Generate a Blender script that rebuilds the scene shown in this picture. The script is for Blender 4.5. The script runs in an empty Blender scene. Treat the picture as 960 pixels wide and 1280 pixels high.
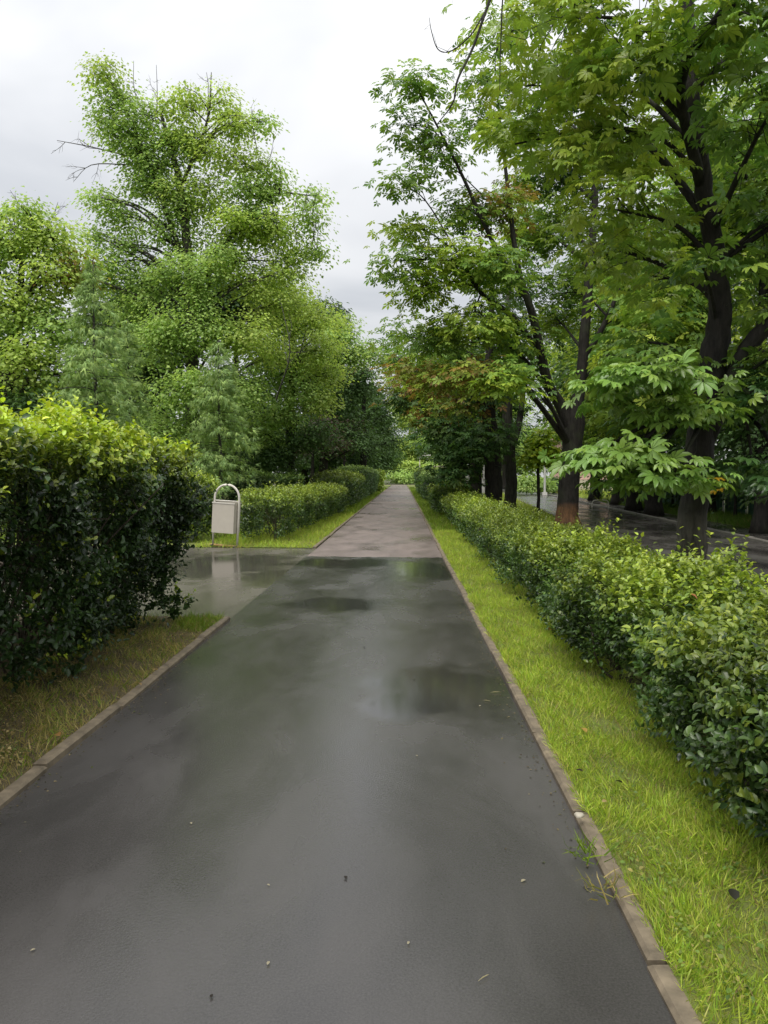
import bpy, math, random
import numpy as np
from mathutils import Vector, Matrix

R = math.radians
sc = bpy.context.scene
col = sc.collection
random.seed(4)

# ------------------------------------------------------------------ camera, sky, sun, exposure
H = 1.4                       # eye height, metres; the path runs along +Y, X to the right
F = 980.0                     # focal length of the phone camera expressed for a 960 x 1280 frame
cam_d = bpy.data.cameras.new('camera')
cam_d.sensor_fit = 'VERTICAL'
cam_d.sensor_height = 36.0
cam_d.lens = F / 1280.0 * 36.0
cam_d.clip_start = 0.05
cam_d.clip_end = 3000.0
cam = bpy.data.objects.new('camera', cam_d)
cam.location = (0, 0, H)
cam.rotation_euler = (R(90 - 2.512), 0, R(1.345))
col.objects.link(cam)
sc.camera = cam


def at(px, py, Y):
    """survey helper: bearing and elevation read in the photograph + measured distance -> metres"""
    return np.array([(px - 503.0) * Y / F, Y, H + (597.0 - py) * Y / F])


SUN_EL, SUN_AZ = R(66), R(205)      # veiled sun, high behind the left shoulder
world = bpy.data.worlds.new('World')
sc.world = world
world.use_nodes = True
nt = world.node_tree
nt.nodes.clear()
N = nt.nodes.new
L = nt.links.new
out = N('ShaderNodeOutputWorld')
bg = N('ShaderNodeBackground')
bg.inputs['Strength'].default_value = 0.1
sky = N('ShaderNodeTexSky')
sky.sky_type = 'NISHITA'
sky.sun_disc = False
sky.sun_elevation = SUN_EL
sky.sun_rotation = SUN_AZ
tc = N('ShaderNodeTexCoord')
sep = N('ShaderNodeSeparateXYZ')
L(tc.outputs['Generated'], sep.inputs[0])


def wm(op, a, b=None, c=None, clamp=False):
    n = N('ShaderNodeMath')
    n.operation = op
    n.use_clamp = clamp
    for i, v in enumerate((a, b, c)):
        if v is None:
            continue
        if isinstance(v, (int, float)):
            n.inputs[i].default_value = v
        else:
            L(v, n.inputs[i])
    return n.outputs[0]


zc = wm('MAXIMUM', sep.outputs['Z'], 0.0)
# cloud deck seen in perspective: direction divided by its height
den = wm('ADD', zc, 0.16)
comb = N('ShaderNodeCombineXYZ')
L(wm('DIVIDE', sep.outputs['X'], den), comb.inputs[0])
L(wm('DIVIDE', sep.outputs['Y'], den), comb.inputs[1])
noi = N('ShaderNodeTexNoise')
noi.inputs['Scale'].default_value = 0.9
noi.inputs['Detail'].default_value = 5.0
noi.inputs['Roughness'].default_value = 0.5
noi.inputs['Distortion'].default_value = 0.4
L(comb.outputs[0], noi.inputs['Vector'])
ramp = N('ShaderNodeValToRGB')
ramp.color_ramp.interpolation = 'EASE'
ramp.color_ramp.elements[0].position = 0.36
ramp.color_ramp.elements[0].color = (0.66, 0.675, 0.70, 1)
ramp.color_ramp.elements[1].position = 0.62
ramp.color_ramp.elements[1].color = (0.93, 0.93, 0.93, 1)
L(noi.outputs['Fac'], ramp.inputs[0])
# an overcast dome grows brighter from the horizon to the zenith
grad = wm('MULTIPLY_ADD', zc, 6.0, 3.0)
cl = N('ShaderNodeVectorMath')
cl.operation = 'SCALE'
L(ramp.outputs[0], cl.inputs[0])
L(grad, cl.inputs['Scale'])
mixs = N('ShaderNodeMix')
mixs.data_type = 'RGBA'
mixs.inputs[0].default_value = 0.92
L(sky.outputs[0], mixs.inputs[6])
L(cl.outputs[0], mixs.inputs[7])
L(mixs.outputs[2], bg.inputs['Color'])
L(bg.outputs[0], out.inputs['Surface'])

sun_d = bpy.data.lights.new('sun', 'SUN')
sun_d.energy = 1.5
sun_d.angle = R(45)
sun_d.color = (1.0, 0.96, 0.9)
sun = bpy.data.objects.new('sun', sun_d)
sd = Vector((math.sin(SUN_AZ) * math.cos(SUN_EL), math.cos(SUN_AZ) * math.cos(SUN_EL), math.sin(SUN_EL)))
sun.rotation_euler = sd.to_track_quat('Z', 'Y').to_euler()
sun.location = (0, 0, 30)
col.objects.link(sun)

sc.view_settings.view_transform = 'Standard'
sc.view_settings.look = 'None'
sc.view_settings.gamma = 1.0
sc.view_settings.exposure = 1.15
sc.cycles.max_bounces = 8
sc.cycles.diffuse_bounces = 5
sc.cycles.glossy_bounces = 3
sc.cycles.transmission_bounces = 5
sc.cycles.transparent_max_bounces = 2


# ------------------------------------------------------------------ scene bookkeeping
def tag(o, label=None, cat=None, group=None, kind=None):
    if label:
        o['label'] = label
    if cat:
        o['category'] = cat
    if group:
        o['group'] = group
    if kind:
        o['kind'] = kind
    return o


def thing(name, label, cat, loc=(0, 0, 0), group=None):
    o = bpy.data.objects.new(name, None)
    o.location = [float(v) for v in loc]
    o.empty_display_size = 0.2
    col.objects.link(o)
    return tag(o, label, cat, group)


def raw_mesh(name, V, Fs, mat=None, rgb=None, smooth=True):
    V = np.asarray(V, dtype=np.float32)
    if not isinstance(Fs, (list, tuple)):
        Fs = [Fs]
    Fs = [np.asarray(f, dtype=np.int32) for f in Fs if len(f)]
    me = bpy.data.meshes.new(name)
    me.vertices.add(len(V))
    me.vertices.foreach_set('co', V.ravel())
    nl = sum(f.size for f in Fs)
    npoly = sum(len(f) for f in Fs)
    me.loops.add(nl)
    me.loops.foreach_set('vertex_index', np.concatenate([f.ravel() for f in Fs]))
    me.polygons.add(npoly)
    tot = np.concatenate([np.full(len(f), f.shape[1], dtype=np.int32) for f in Fs])
    start = np.concatenate([[0], np.cumsum(tot)[:-1]]).astype(np.int32)
    me.polygons.foreach_set('loop_start', start)
    try:
        me.polygons.foreach_set('loop_total', tot)
    except Exception:
        pass
    me.polygons.foreach_set('use_smooth', np.full(npoly, bool(smooth)))
    if rgb is not None:
        a = me.attributes.new('tint', 'FLOAT_COLOR', 'POINT')
        c4 = np.ones((len(V), 4), dtype=np.float32)
        c4[:, :3] = rgb
        a.data.foreach_set('color', c4.ravel())
    me.update(calc_edges=True)
    if mat:
        me.materials.append(mat)
    return me


def obj(name, me, parent=None, loc=None):
    o = bpy.data.objects.new(name, me)
    col.objects.link(o)
    if parent is not None:
        o.parent = parent
    if loc is not None:
        o.location = [float(v) for v in loc]
    return o


class Geo:
    """collects tubes, boxes and patches, then becomes ONE mesh"""

    def __init__(self):
        self.V, self.Q, self.T, self.n = [], [], [], 0

    def add(self, V, Q=None, T=None):
        V = np.asarray(V, dtype=np.float64)
        if Q is not None and len(Q):
            self.Q.append(np.asarray(Q) + self.n)
        if T is not None and len(T):
            self.T.append(np.asarray(T) + self.n)
        self.V.append(V)
        self.n += len(V)

    def tube(self, P, rad, sides=6, cap=True):
        P = np.asarray(P, dtype=np.float64)
        n = len(P)
        rad = np.broadcast_to(np.asarray(rad, dtype=np.float64), (n,))
        T = np.gradient(P, axis=0)
        T /= np.linalg.norm(T, axis=1)[:, None] + 1e-9
        ref = np.array([1.0, 0, 0]) if abs(T[0, 2]) > 0.7 else np.array([0, 0, 1.0])
        A = np.cross(T, ref)
        A /= np.linalg.norm(A, axis=1)[:, None] + 1e-9
        B = np.cross(T, A)
        ang = np.linspace(0, 2 * np.pi, sides, endpoint=False)
        ring = P[:, None, :] + rad[:, None, None] * (np.cos(ang)[None, :, None] * A[:, None, :] + np.sin(ang)[None, :, None] * B[:, None, :])
        i, j = np.meshgrid(np.arange(n - 1), np.arange(sides), indexing='ij')
        j2 = (j + 1) % sides
        Q = np.stack([i * sides + j, (i + 1) * sides + j, (i + 1) * sides + j2, i * sides + j2], -1).reshape(-1, 4)
        V = ring.reshape(-1, 3)
        T3 = None
        if cap:
            V = np.vstack([V, P[0], P[-1]])
            c0, c1 = n * sides, n * sides + 1
            k = np.arange(sides)
            T3 = np.vstack([np.stack([np.full(sides, c0), k, (k + 1) % sides], 1),
                            np.stack([np.full(sides, c1), (n - 1) * sides + (k + 1) % sides, (n - 1) * sides + k], 1)])
        self.add(V, Q, T3)

    def box(self, c, s, rot=0.0):
        c = np.asarray(c, float)
        s = np.asarray(s, float) / 2
        V = np.array([[x, y, z] for x in (-1, 1) for y in (-1, 1) for z in (-1, 1)], float) * s
        if rot:
            ca, sa = math.cos(rot), math.sin(rot)
            V = np.stack([V[:, 0] * ca - V[:, 1] * sa, V[:, 0] * sa + V[:, 1] * ca, V[:, 2]], 1)
        Q = [[0, 1, 3, 2], [4, 6, 7, 5], [0, 4, 5, 1], [2, 3, 7, 6], [0, 2, 6, 4], [1, 5, 7, 3]]
        self.add(V + c, Q)

    def mesh(self, name, mat, smooth=False):
        Fs = []
        if self.Q:
            Fs.append(np.vstack(self.Q))
        if self.T:
            Fs.append(np.vstack(self.T))
        return raw_mesh(name, np.vstack(self.V), Fs, mat, smooth=smooth)

    def build(self, name, mat, parent=None, loc=None, smooth=False):
        return obj(name, self.mesh(name, mat, smooth), parent, loc)


# ------------------------------------------------------------------ materials
def new_mat(name):
    m = bpy.data.materials.new(name)
    m.use_nodes = True
    t = m.node_tree
    b = t.nodes['Principled BSDF']
    return m, t, b


class NG:
    def __init__(self, t):
        self.t = t

    def n(self, k, **kw):
        x = self.t.nodes.new(k)
        for a, v in kw.items():
            setattr(x, a, v)
        return x

    def link(self, a, b):
        self.t.links.new(a, b)

    def val(self, sock, v):
        if isinstance(v, (int, float)):
            sock.default_value = v
        elif isinstance(v, (tuple, list)):
            sock.default_value = v
        else:
            self.link(v, sock)

    def math(self, op, a, b=None, c=None, clamp=False):
        x = self.n('ShaderNodeMath', operation=op)
        x.use_clamp = clamp
        for i, v in enumerate((a, b, c)):
            if v is not None:
                self.val(x.inputs[i], v)
        return x.outputs[0]

    def coord(self, which='Object', scale=(1, 1, 1), loc=(0, 0, 0)):
        c = self.n('ShaderNodeTexCoord')
        mp = self.n('ShaderNodeMapping')
        mp.inputs['Scale'].default_value = scale
        mp.inputs['Location'].default_value = loc
        self.link(c.outputs[which], mp.inputs[0])
        return mp.outputs[0]

    def noise(self, vec, scale, detail=4, rough=0.55, dist=0.0):
        x = self.n('ShaderNodeTexNoise')
        x.inputs['Scale'].default_value = scale
        x.inputs['Detail'].default_value = detail
        x.inputs['Roughness'].default_value = rough
        x.inputs['Distortion'].default_value = dist
        self.link(vec, x.inputs['Vector'])
        return x.outputs['Fac']

    def ramp(self, f, stops):
        x = self.n('ShaderNodeValToRGB')
        e = x.color_ramp.elements
        while len(e) < len(stops):
            e.new(0.5)
        for k, (p, c) in enumerate(stops):
            e[k].position = p
            e[k].color = (c, c, c, 1) if isinstance(c, (int, float)) else (*c, 1)
        self.link(f, x.inputs[0])
        return x.outputs[0]

    def mix(self, f, a, b, mode='MIX'):
        x = self.n('ShaderNodeMix', data_type='RGBA', blend_type=mode)
        self.val(x.inputs[0], f)
        for s, v in ((x.inputs[6], a), (x.inputs[7], b)):
            if isinstance(v, tuple):
                s.default_value = (*v, 1)
            else:
                self.link(v, s)
        return x.outputs[2]

    def bump(self, h, strength=0.5, dist=0.02):
        x = self.n('ShaderNodeBump')
        x.inputs['Strength'].default_value = strength
        x.inputs['Distance'].default_value = dist
        self.link(h, x.inputs['Height'])
        return x.outputs[0]


def leaf_mat(name, rough=0.4, trans=0.4, spec=0.4):
    m, t, b = new_mat(name)
    g = NG(t)
    a = g.n('ShaderNodeAttribute', attribute_name='tint')
    c = a.outputs['Color']
    g.link(c, b.inputs['Base Color'])
    b.inputs['Roughness'].default_value = rough
    b.inputs['Specular IOR Level'].default_value = spec
    tr = g.n('ShaderNodeBsdfTranslucent')
    g.link(g.mix(1.0, c, (1.12, 1.15, 0.7), 'MULTIPLY'), tr.inputs['Color'])
    ms = g.n('ShaderNodeMixShader')
    ms.inputs[0].default_value = trans
    g.link(b.outputs[0], ms.inputs[1])
    g.link(tr.outputs[0], ms.inputs[2])
    g.link(ms.outputs[0], t.nodes['Material Output'].inputs['Surface'])
    return m


LEAF = leaf_mat('leaf_soft', 0.5, 0.42, 0.3)
LEAF_THIN = leaf_mat('leaf_thin', 0.5, 0.52, 0.25)
LEAF_GLOSS = leaf_mat('leaf_glossy', 0.32, 0.3, 0.5)
GRASS = leaf_mat('grass_blade', 0.5, 0.4, 0.3)
NEEDLE = leaf_mat('needle', 0.6, 0.35, 0.2)


def bark_mat(name, base=(0.011, 0.0095, 0.008), light=(0.038, 0.033, 0.028), wash=None, wash_z=1.0):
    m, t, b = new_mat(name)
    g = NG(t)
    v = g.coord('Object', (1, 1, 0.22))
    n1 = g.noise(v, 16, 6, 0.65, 0.6)
    n2 = g.noise(g.coord('Object'), 2.2, 3)
    c = g.mix(g.ramp(n1, [(0.35, 0.0), (0.68, 1.0)]), base, light)
    c = g.mix(g.math('MULTIPLY', g.ramp(n2, [(0.5, 0.0), (0.72, 1.0)]), 0.5), c, (0.05, 0.06, 0.03))
    if wash:
        s = g.n('ShaderNodeSeparateXYZ')
        g.link(g.coord('Object'), s.inputs[0])
        z = g.math('ADD', s.outputs[2], g.math('ADD', g.math('MULTIPLY', n2, 0.3), g.math('MULTIPLY', n1, 0.25)))
        f = g.math('MULTIPLY', g.math('SUBTRACT', wash_z + 0.3, z), 5.0, clamp=True)
        f = g.math('MULTIPLY', f, g.ramp(n1, [(0.3, 0.25), (0.65, 1.0)]))
        f = g.math('MULTIPLY', f, g.ramp(g.noise(g.coord('Object'), 5.0, 4), [(0.3, 0.45), (0.6, 1.0)]))
        c = g.mix(f, c, wash)
    g.link(c, b.inputs['Base Color'])
    b.inputs['Roughness'].default_value = 0.8
    b.inputs['Specular IOR Level'].default_value = 0.25
    g.link(g.bump(n1, 0.9, 0.03), b.inputs['Normal'])
    return m


BARK = bark_mat('bark_dark')
BARK_WASH = bark_mat('bark_faded_whitewash', wash=(0.13, 0.118, 0.092), wash_z=1.02)
BARK_ORANGE = bark_mat('bark_rusty_wash', wash=(0.24, 0.12, 0.055), wash_z=0.66)
BARK_GREY = bark_mat('bark_grey', (0.03, 0.027, 0.024), (0.09, 0.082, 0.072))
BARK_PALE = bark_mat('bark_pale', (0.16, 0.155, 0.15), (0.5, 0.49, 0.47))


def asphalt_mat(name, c0, c1, rough_lo, rough_hi, puddles=(), damp=0.5, puddle_thr=0.6, grain=1.0):
    m, t, b = new_mat(name)
    g = NG(t)
    v = g.coord('Object')
    big = g.noise(g.coord('Object', (0.75, 0.4, 1)), 1.1, 4, 0.5, 0.3)
    mid = g.noise(g.coord('Object', (1.5, .55, 1)), 1.6, 5, 0.55, 0.4)
    fine = g.noise(v, 140, 3, 0.7)
    agg = g.n('ShaderNodeTexVoronoi')
    agg.inputs['Scale'].default_value = 95
    g.link(v, agg.inputs['Vector'])
    c = g.mix(g.ramp(mid, [(0.3, 0.0), (0.7, 1.0)]), c0, c1)
    c = g.mix(g.math('MULTIPLY', g.ramp(fine, [(0.35, 0.0), (0.75, 1.0)]), 0.45 * grain), c, tuple(min(1, x * 1.9) for x in c1))
    # wetness: 0 = damp film, 1 = standing water
    wet = g.ramp(big, [(puddle_thr - 0.14, 0.0), (puddle_thr + 0.1, 1.0)])
    if puddles:
        s = g.n('ShaderNodeSeparateXYZ')
        g.link(v, s.inputs[0])
        wob = g.math('MULTIPLY', g.math('SUBTRACT', g.noise(g.coord('Object', (1.0, 0.8, 1)), 2.3, 4, 0.6), 0.5), 1.5)
        tot = None
        for (x, y, rx, ry) in puddles:
            dx = g.math('DIVIDE', g.math('SUBTRACT', s.outputs[0], x), rx)
            dy = g.math('DIVIDE', g.math('SUBTRACT', s.outputs[1], y), ry)
            d = g.math('SQRT', g.math('ADD', g.math('MULTIPLY', dx, dx), g.math('MULTIPLY', dy, dy)))
            k = g.math('SUBTRACT', 1.0, g.math('ADD', d, wob))
            k = g.math('MULTIPLY', k, 2.2, clamp=True)
            tot = k if tot is None else g.math('MAXIMUM', tot, k)
        wet = g.math('MAXIMUM', g.math('MULTIPLY', wet, 0.55), tot)
    c = g.mix(g.math('MULTIPLY', wet, 0.45), c, tuple(x * 0.45 for x in c0))
    dry = g.ramp(g.noise(g.coord('Object', (1.0, .45, 1), (3.1, 7.7, 0)), 1.5, 5, 0.6, 0.5), [(0.42, 0.0), (0.62, 1.0)])
    dry = g.math('MULTIPLY', dry, g.math('SUBTRACT', 1.0, wet, clamp=True))
    c = g.mix(g.math('MULTIPLY', dry, 0.4), c, tuple(x * 1.7 for x in c1))
    g.link(c, b.inputs['Base Color'])
    film = g.math('ADD', g.math('MULTIPLY_ADD', mid, rough_hi - rough_lo, rough_lo), g.math('MULTIPLY', dry, 0.12))
    r = g.math('MULTIPLY_ADD', wet, g.math('SUBTRACT', 0.09, film), film)
    g.link(r, b.inputs['Roughness'])
    b.inputs['Specular IOR Level'].default_value = damp
    hgt = g.math('MULTIPLY', g.math('ADD', fine, g.math('MULTIPLY', agg.outputs['Distance'], 0.8)), g.math('SUBTRACT', 1.0, wet, clamp=True))
    g.link(g.bump(hgt, 0.18 * grain, 0.002), b.inputs['Normal'])
    return m


def plain_mat(name, c, rough=0.5, metal=0.0, var=0.15, scale=8, bump=0.0):
    m, t, b = new_mat(name)
    g = NG(t)
    n = g.noise(g.coord('Object'), scale, 5, 0.6)
    lo = tuple(x * (1 - var) for x in c)
    hi = tuple(min(1, x * (1 + var)) for x in c)
    g.link(g.mix(g.ramp(n, [(0.3, 0.0), (0.7, 1.0)]), lo, hi), b.inputs['Base Color'])
    b.inputs['Roughness'].default_value = rough
    b.inputs['Metallic'].default_value = metal
    if bump:
        g.link(g.bump(n, bump, 0.01), b.inputs['Normal'])
    return m


def soil_mat(name, a, b_, c):
    m, t, b = new_mat(name)
    g = NG(t)
    v = g.coord('Object')
    n1 = g.noise(v, 2.0, 5, 0.6)
    n2 = g.noise(v, 35, 5, 0.7)
    k = g.mix(g.ramp(n1, [(0.35, 0.0), (0.65, 1.0)]), a, b_)
    k = g.mix(g.ramp(n2, [(0.4, 0.0), (0.75, 0.8)]), k, c)
    g.link(k, b.inputs['Base Color'])
    b.inputs['Roughness'].default_value = 0.9
    g.link(g.bump(n2, 0.8, 0.03), b.inputs['Normal'])
    return m


M_GROUND = soil_mat('park_ground', (0.045, 0.06, 0.016), (0.07, 0.085, 0.02), (0.05, 0.04, 0.02))
M_LAWN = soil_mat('lawn_soil', (0.11, 0.15, 0.02), (0.15, 0.18, 0.03), (0.09, 0.085, 0.03))
M_BED = soil_mat('bed_soil', (0.04, 0.032, 0.015), (0.075, 0.058, 0.025), (0.18, 0.135, 0.055))
M_PATH = asphalt_mat('wet_asphalt', (0.029, 0.028, 0.027), (0.050, 0.047, 0.045), 0.07, 0.36,
                     puddles=((0.30, 5.1, 0.75, 0.85), (0.30, 11.9, 0.75, 1.7), (-0.9, 12.8, 1.3, 0.9), (-.7, 8.6, .8, .6)), damp=0.5)
M_SIDE = asphalt_mat('wet_old_asphalt', (0.06, 0.055, 0.047), (0.10, 0.09, 0.078), 0.12, 0.36,
                     puddles=((-2.9, 12.6, 1.6, 2.2), (-1.7, 11.0, 0.9, 1.2), (-5.5, 12.0, 1.6, 1.6)), damp=0.5)
M_OLD = asphalt_mat('worn_pinkish_asphalt', (0.095, 0.074, 0.068), (0.145, 0.116, 0.105), 0.3, 0.55, damp=0.4, puddle_thr=0.66)
M_ROAD = asphalt_mat('wet_road', (0.035, 0.032, 0.03), (0.06, 0.055, 0.05), 0.16, 0.34, damp=0.5, grain=0.05)
M_KERB = plain_mat('kerb_concrete', (0.14, 0.112, 0.074), 0.8, var=0.5, scale=9, bump=0.5)
M_KERB_PALE = plain_mat('road_kerb_concrete', (0.13, 0.12, 0.105), 0.5, var=0.25, scale=6, bump=0.3)
M_WHITE = plain_mat('cream_paint', (0.42, 0.385, 0.32), 0.65, var=0.05, scale=6)
M_WHITE2 = plain_mat('cream_paint_tube', (0.56, 0.53, 0.46), 0.5, var=0.12, scale=12)
M_RUST = plain_mat('rusty_yellow_paint', (0.42, 0.27, 0.10), 0.6, var=0.35, scale=25)
M_DARK = plain_mat('dark_metal', (0.02, 0.02, 0.02), 0.6)
M_FENCE = plain_mat('green_fence_paint', (0.016, 0.06, 0.042), 0.5, var=0.2, scale=3)
M_POST = plain_mat('pale_post_paint', (0.5, 0.5, 0.46), 0.5)
M_PINK = plain_mat('pink_plaster', (0.62, 0.40, 0.34), 0.8, var=0.1, scale=1.5)
M_PLINTH = plain_mat('pale_plinth', (0.5, 0.44, 0.34), 0.8)
M_ROOF = plain_mat('brown_roof', (0.16, 0.08, 0.06), 0.7)
M_GLASS = plain_mat('dark_glass', (0.03, 0.035, 0.04), 0.08)
M_PALEWALL = plain_mat('pale_plaster', (0.6, 0.58, 0.54), 0.8, var=0.1, scale=1.2)
M_BRICKWALL = plain_mat('greyish_wall', (0.34, 0.28, 0.24), 0.8, var=0.2, scale=3)
M_RED = plain_mat('red_paint', (0.5, 0.08, 0.05), 0.5)
M_TWIG = plain_mat('hedge_twig', (0.05, 0.038, 0.026), 0.8, var=0.4, scale=30)
M_STONE = plain_mat('pale_stone', (0.36, 0.33, 0.26), 0.7, var=0.15, scale=30, bump=0.3)

# ------------------------------------------------------------------ leaf templates (tip along +y, upper side +z)


def t_simple(w=0.5, fold=0.12, droop=0.12):
    V = np.array([[0, 0, 0], [-w / 2, 0.42, fold], [w / 2, 0.42, fold], [0, 1, -droop]])
    return V, np.array([[0, 2, 3], [0, 3, 1]])


def t_oval(w=0.55, fold=0.1, droop=0.15):
    V = np.array([[0, 0, 0], [-w * .4, 0.22, fold * .7], [w * .4, 0.22, fold * .7], [-w / 2, 0.55, fold], [w / 2, 0.55, fold],
                  [0, 0.5, 0.0], [0, 1, -droop], [-w * .3, .82, fold * .3 - droop * .4], [w * .3, .82, fold * .3 - droop * .4]])
    T = np.array([[0, 2, 5], [0, 5, 1], [2, 4, 5], [1, 5, 3], [5, 4, 8], [5, 8, 6], [5, 6, 7], [5, 7, 3]])
    return V, T


def t_palm(n=7, mid=True, w=0.36):
    """horse chestnut leaf: leaflets fanned from one point"""
    Vs, Ts, k = [], [], 0
    for i in range(n):
        a = (i - (n - 1) / 2) * (R(250) / n)
        ln = 1.0 - 0.38 * abs(i - (n - 1) / 2) / ((n - 1) / 2)
        d = np.array([math.sin(a), math.cos(a)])
        p = np.array([d[1], -d[0]])

        def pt(s, t, z):
            q = d * s * ln + p * t * ln
            return [q[0], q[1], z * ln]
        if mid:
            V = [pt(.05, 0, 0), pt(.62, -w / 2, 0.02), pt(.62, w / 2, 0.02), pt(.6, 0, -0.06), pt(.86, -w * .36, -.1), pt(.86, w * .36, -.1), pt(1, 0, -0.26)]
            T = [[0, 2, 3], [0, 3, 1], [3, 2, 5], [3, 5, 6], [3, 6, 4], [3, 4, 1]]
        else:
            V = [pt(.05, 0, 0), pt(.66, -w / 2, -0.02), pt(.66, w / 2, -0.02), pt(1, 0, -0.2)]
            T = [[0, 2, 3], [0, 3, 1]]
        Vs += V
        Ts += [[x + k for x in q] for q in T]
        k += len(V)
    return np.array(Vs), np.array(Ts)


def t_maple():
    V = np.array([[0, 0, 0], [-.5, .25, .05], [-.28, .48, .02], [-.42, .8, -.06], [0, 1.0, -.12], [.42, .8, -.06], [.28, .48, .02], [.5, .25, .05]])
    T = np.array([[0, 2, 1], [0, 4, 2], [2, 4, 3], [0, 6, 4], [6, 5, 4], [0, 7, 6]])
    return V, T


def t_needle():
    Vs, Ts = [], []
    rng = np.random.default_rng(3)
    for i in range(5):
        a = rng.uniform(-1.0, 1.0)
        z = rng.uniform(-.5, .3)
        s = rng.uniform(0, .35)
        d = np.array([math.sin(a), math.cos(a), z])
        d /= np.linalg.norm(d)
        p = np.array([math.cos(a), -math.sin(a), 0]) * 0.035
        o = np.array([0, s, 0])
        Vs += [o - p, o + p, o + d * .7]
        Ts.append([3 * i, 3 * i + 1, 3 * i + 2])
    return np.array(Vs), np.array(Ts)


def t_blade():
    V = np.array([[-.035, 0, 0], [.035, 0, 0], [.028, .55, .06], [-.028, .55, .06], [0, 1, .3]])
    return V, np.array([[0, 1, 2], [0, 2, 3], [3, 2, 4]])


BROAD = t_simple(.85, .12, .15)
SIMPLE, OVAL, PALM7, PALM5, MAPLE, NEEDLES, BLADE = t_simple(), t_oval(), t_palm(7), t_palm(5, False, .42), t_maple(), t_needle(), t_blade()


def nrm(v):
    return v / (np.linalg.norm(v, axis=-1, keepdims=True) + 1e-9)


def basis(d, n):
    d = nrm(d)
    x = nrm(np.cross(d, n))
    n2 = np.cross(x, d)
    return x, d, n2


def cloud(tpl, pos, d, n, size, rgb):
    """place a copy of the template at every pos -> V, T, per-vertex rgb"""
    V, T = tpl
    x, d, n2 = basis(d, n)
    s = np.asarray(size)[:, None, None]
    W = pos[:, None, :] + s * (V[None, :, 0:1] * x[:, None, :] + V[None, :, 1:2] * d[:, None, :] + V[None, :, 2:3] * n2[:, None, :])
    k = len(V)
    TT = (np.arange(len(pos))[:, None, None] * k + T[None]).reshape(-1, 3)
    return W.reshape(-1, 3), TT, np.repeat(rgb, k, axis=0)


def colours(rng, n, pal, wts=None, jit=0.18):
    pal = np.array(pal, float)
    i = rng.choice(len(pal), n, p=None if wts is None else np.array(wts) / np.sum(wts))
    j = rng.choice(len(pal), n, p=None if wts is None else np.array(wts) / np.sum(wts))
    t = rng.random((n, 1)) * 0.5
    c = pal[i] * (1 - t) + pal[j] * t
    return c * (1 + rng.normal(0, jit, (n, 1)))  .clip(0.4, 1.7)


def in_frame(P, m=0.0):
    px = 503 + F * P[:, 0] / np.maximum(P[:, 1], .1)
    py = 597 - F * (P[:, 2] - H) / np.maximum(P[:, 1], .1)
    return (P[:, 1] > 1) & (px > m) & (px < 960 - m) & (py > m) & (py < 1280 - m)


def leaf_parts(parent, tpl, mat, base, pos, d, n, size, rgb, idx, rng, variants=8):
    """the leaves that show largest: one object each, sharing a few meshes"""
    pick = rng.choice(idx, variants)
    ms = [raw_mesh('leaf', tpl[0], tpl[1], mat, rgb=np.repeat(rgb[p][None], len(tpl[0]), 0)) for p in pick]
    lum = rgb[pick] @ np.array([1, 1.5, .5])
    x, dd, n2 = basis(d[idx], n[idx])
    for q, i in enumerate(idx):
        v = int(np.argmin(np.abs(lum - rgb[i] @ np.array([1, 1.5, .5])) + rng.random(variants) * .01))
        o = bpy.data.objects.new('leaf', ms[v])
        col.objects.link(o)
        o.parent = parent
        M = Matrix.Identity(4)
        s = float(size[i])
        p = pos[i] - base
        for r in range(3):
            M[r][0] = x[q, r] * s
            M[r][1] = dd[q, r] * s
            M[r][2] = n2[q, r] * s
            M[r][3] = p[r]
        o.matrix_basis = M


def spline(P, m=6):
    P = np.asarray(P, float)
    Q = np.vstack([2 * P[0] - P[1], P, 2 * P[-1] - P[-2]])
    o = []
    for i in range(1, len(Q) - 2):
        for t in np.linspace(0, 1, m, endpoint=False):
            a, b, c, d = Q[i - 1], Q[i], Q[i + 1], Q[i + 2]
            o.append(0.5 * (2 * b + (c - a) * t + (2 * a - 5 * b + 4 * c - d) * t ** 2 + (3 * b - a - 3 * c + d) * t ** 3))
    o.append(P[-1])
    return np.array(o)


# palettes (albedo)
P_CHEST = [(.085, .14, .018), (.06, .115, .018), (.045, .095, .02), (.13, .17, .02)]
P_CHEST_LIGHT = [(.13, .18, .02), (.10, .165, .022), (.17, .20, .025)]
P_CHEST_DARK = [(.035, .075, .02), (.028, .062, .02), (.05, .09, .02)]
P_BROWN = [(.20, .11, .035), (.16, .12, .03), (.11, .12, .025)]
P_YGREEN = [(.15, .20, .028), (.12, .18, .03), (.10, .155, .03)]
P_GREEN = [(.085, .15, .03), (.07, .13, .035), (.11, .17, .03)]
P_DEEP = [(.04, .08, .03), (.05, .095, .03), (.03, .065, .03)]
P_MAROON = [(.05, .03, .035), (.06, .045, .04), (.04, .05, .03)]
P_LARCH = [(.085, .14, .055), (.07, .125, .055), (.10, .15, .05)]




def warm(pal, k=1.6):
    return [(min(.6, a * k), min(.6, b * k), c * k * .9) for a, b, c in pal]


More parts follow.
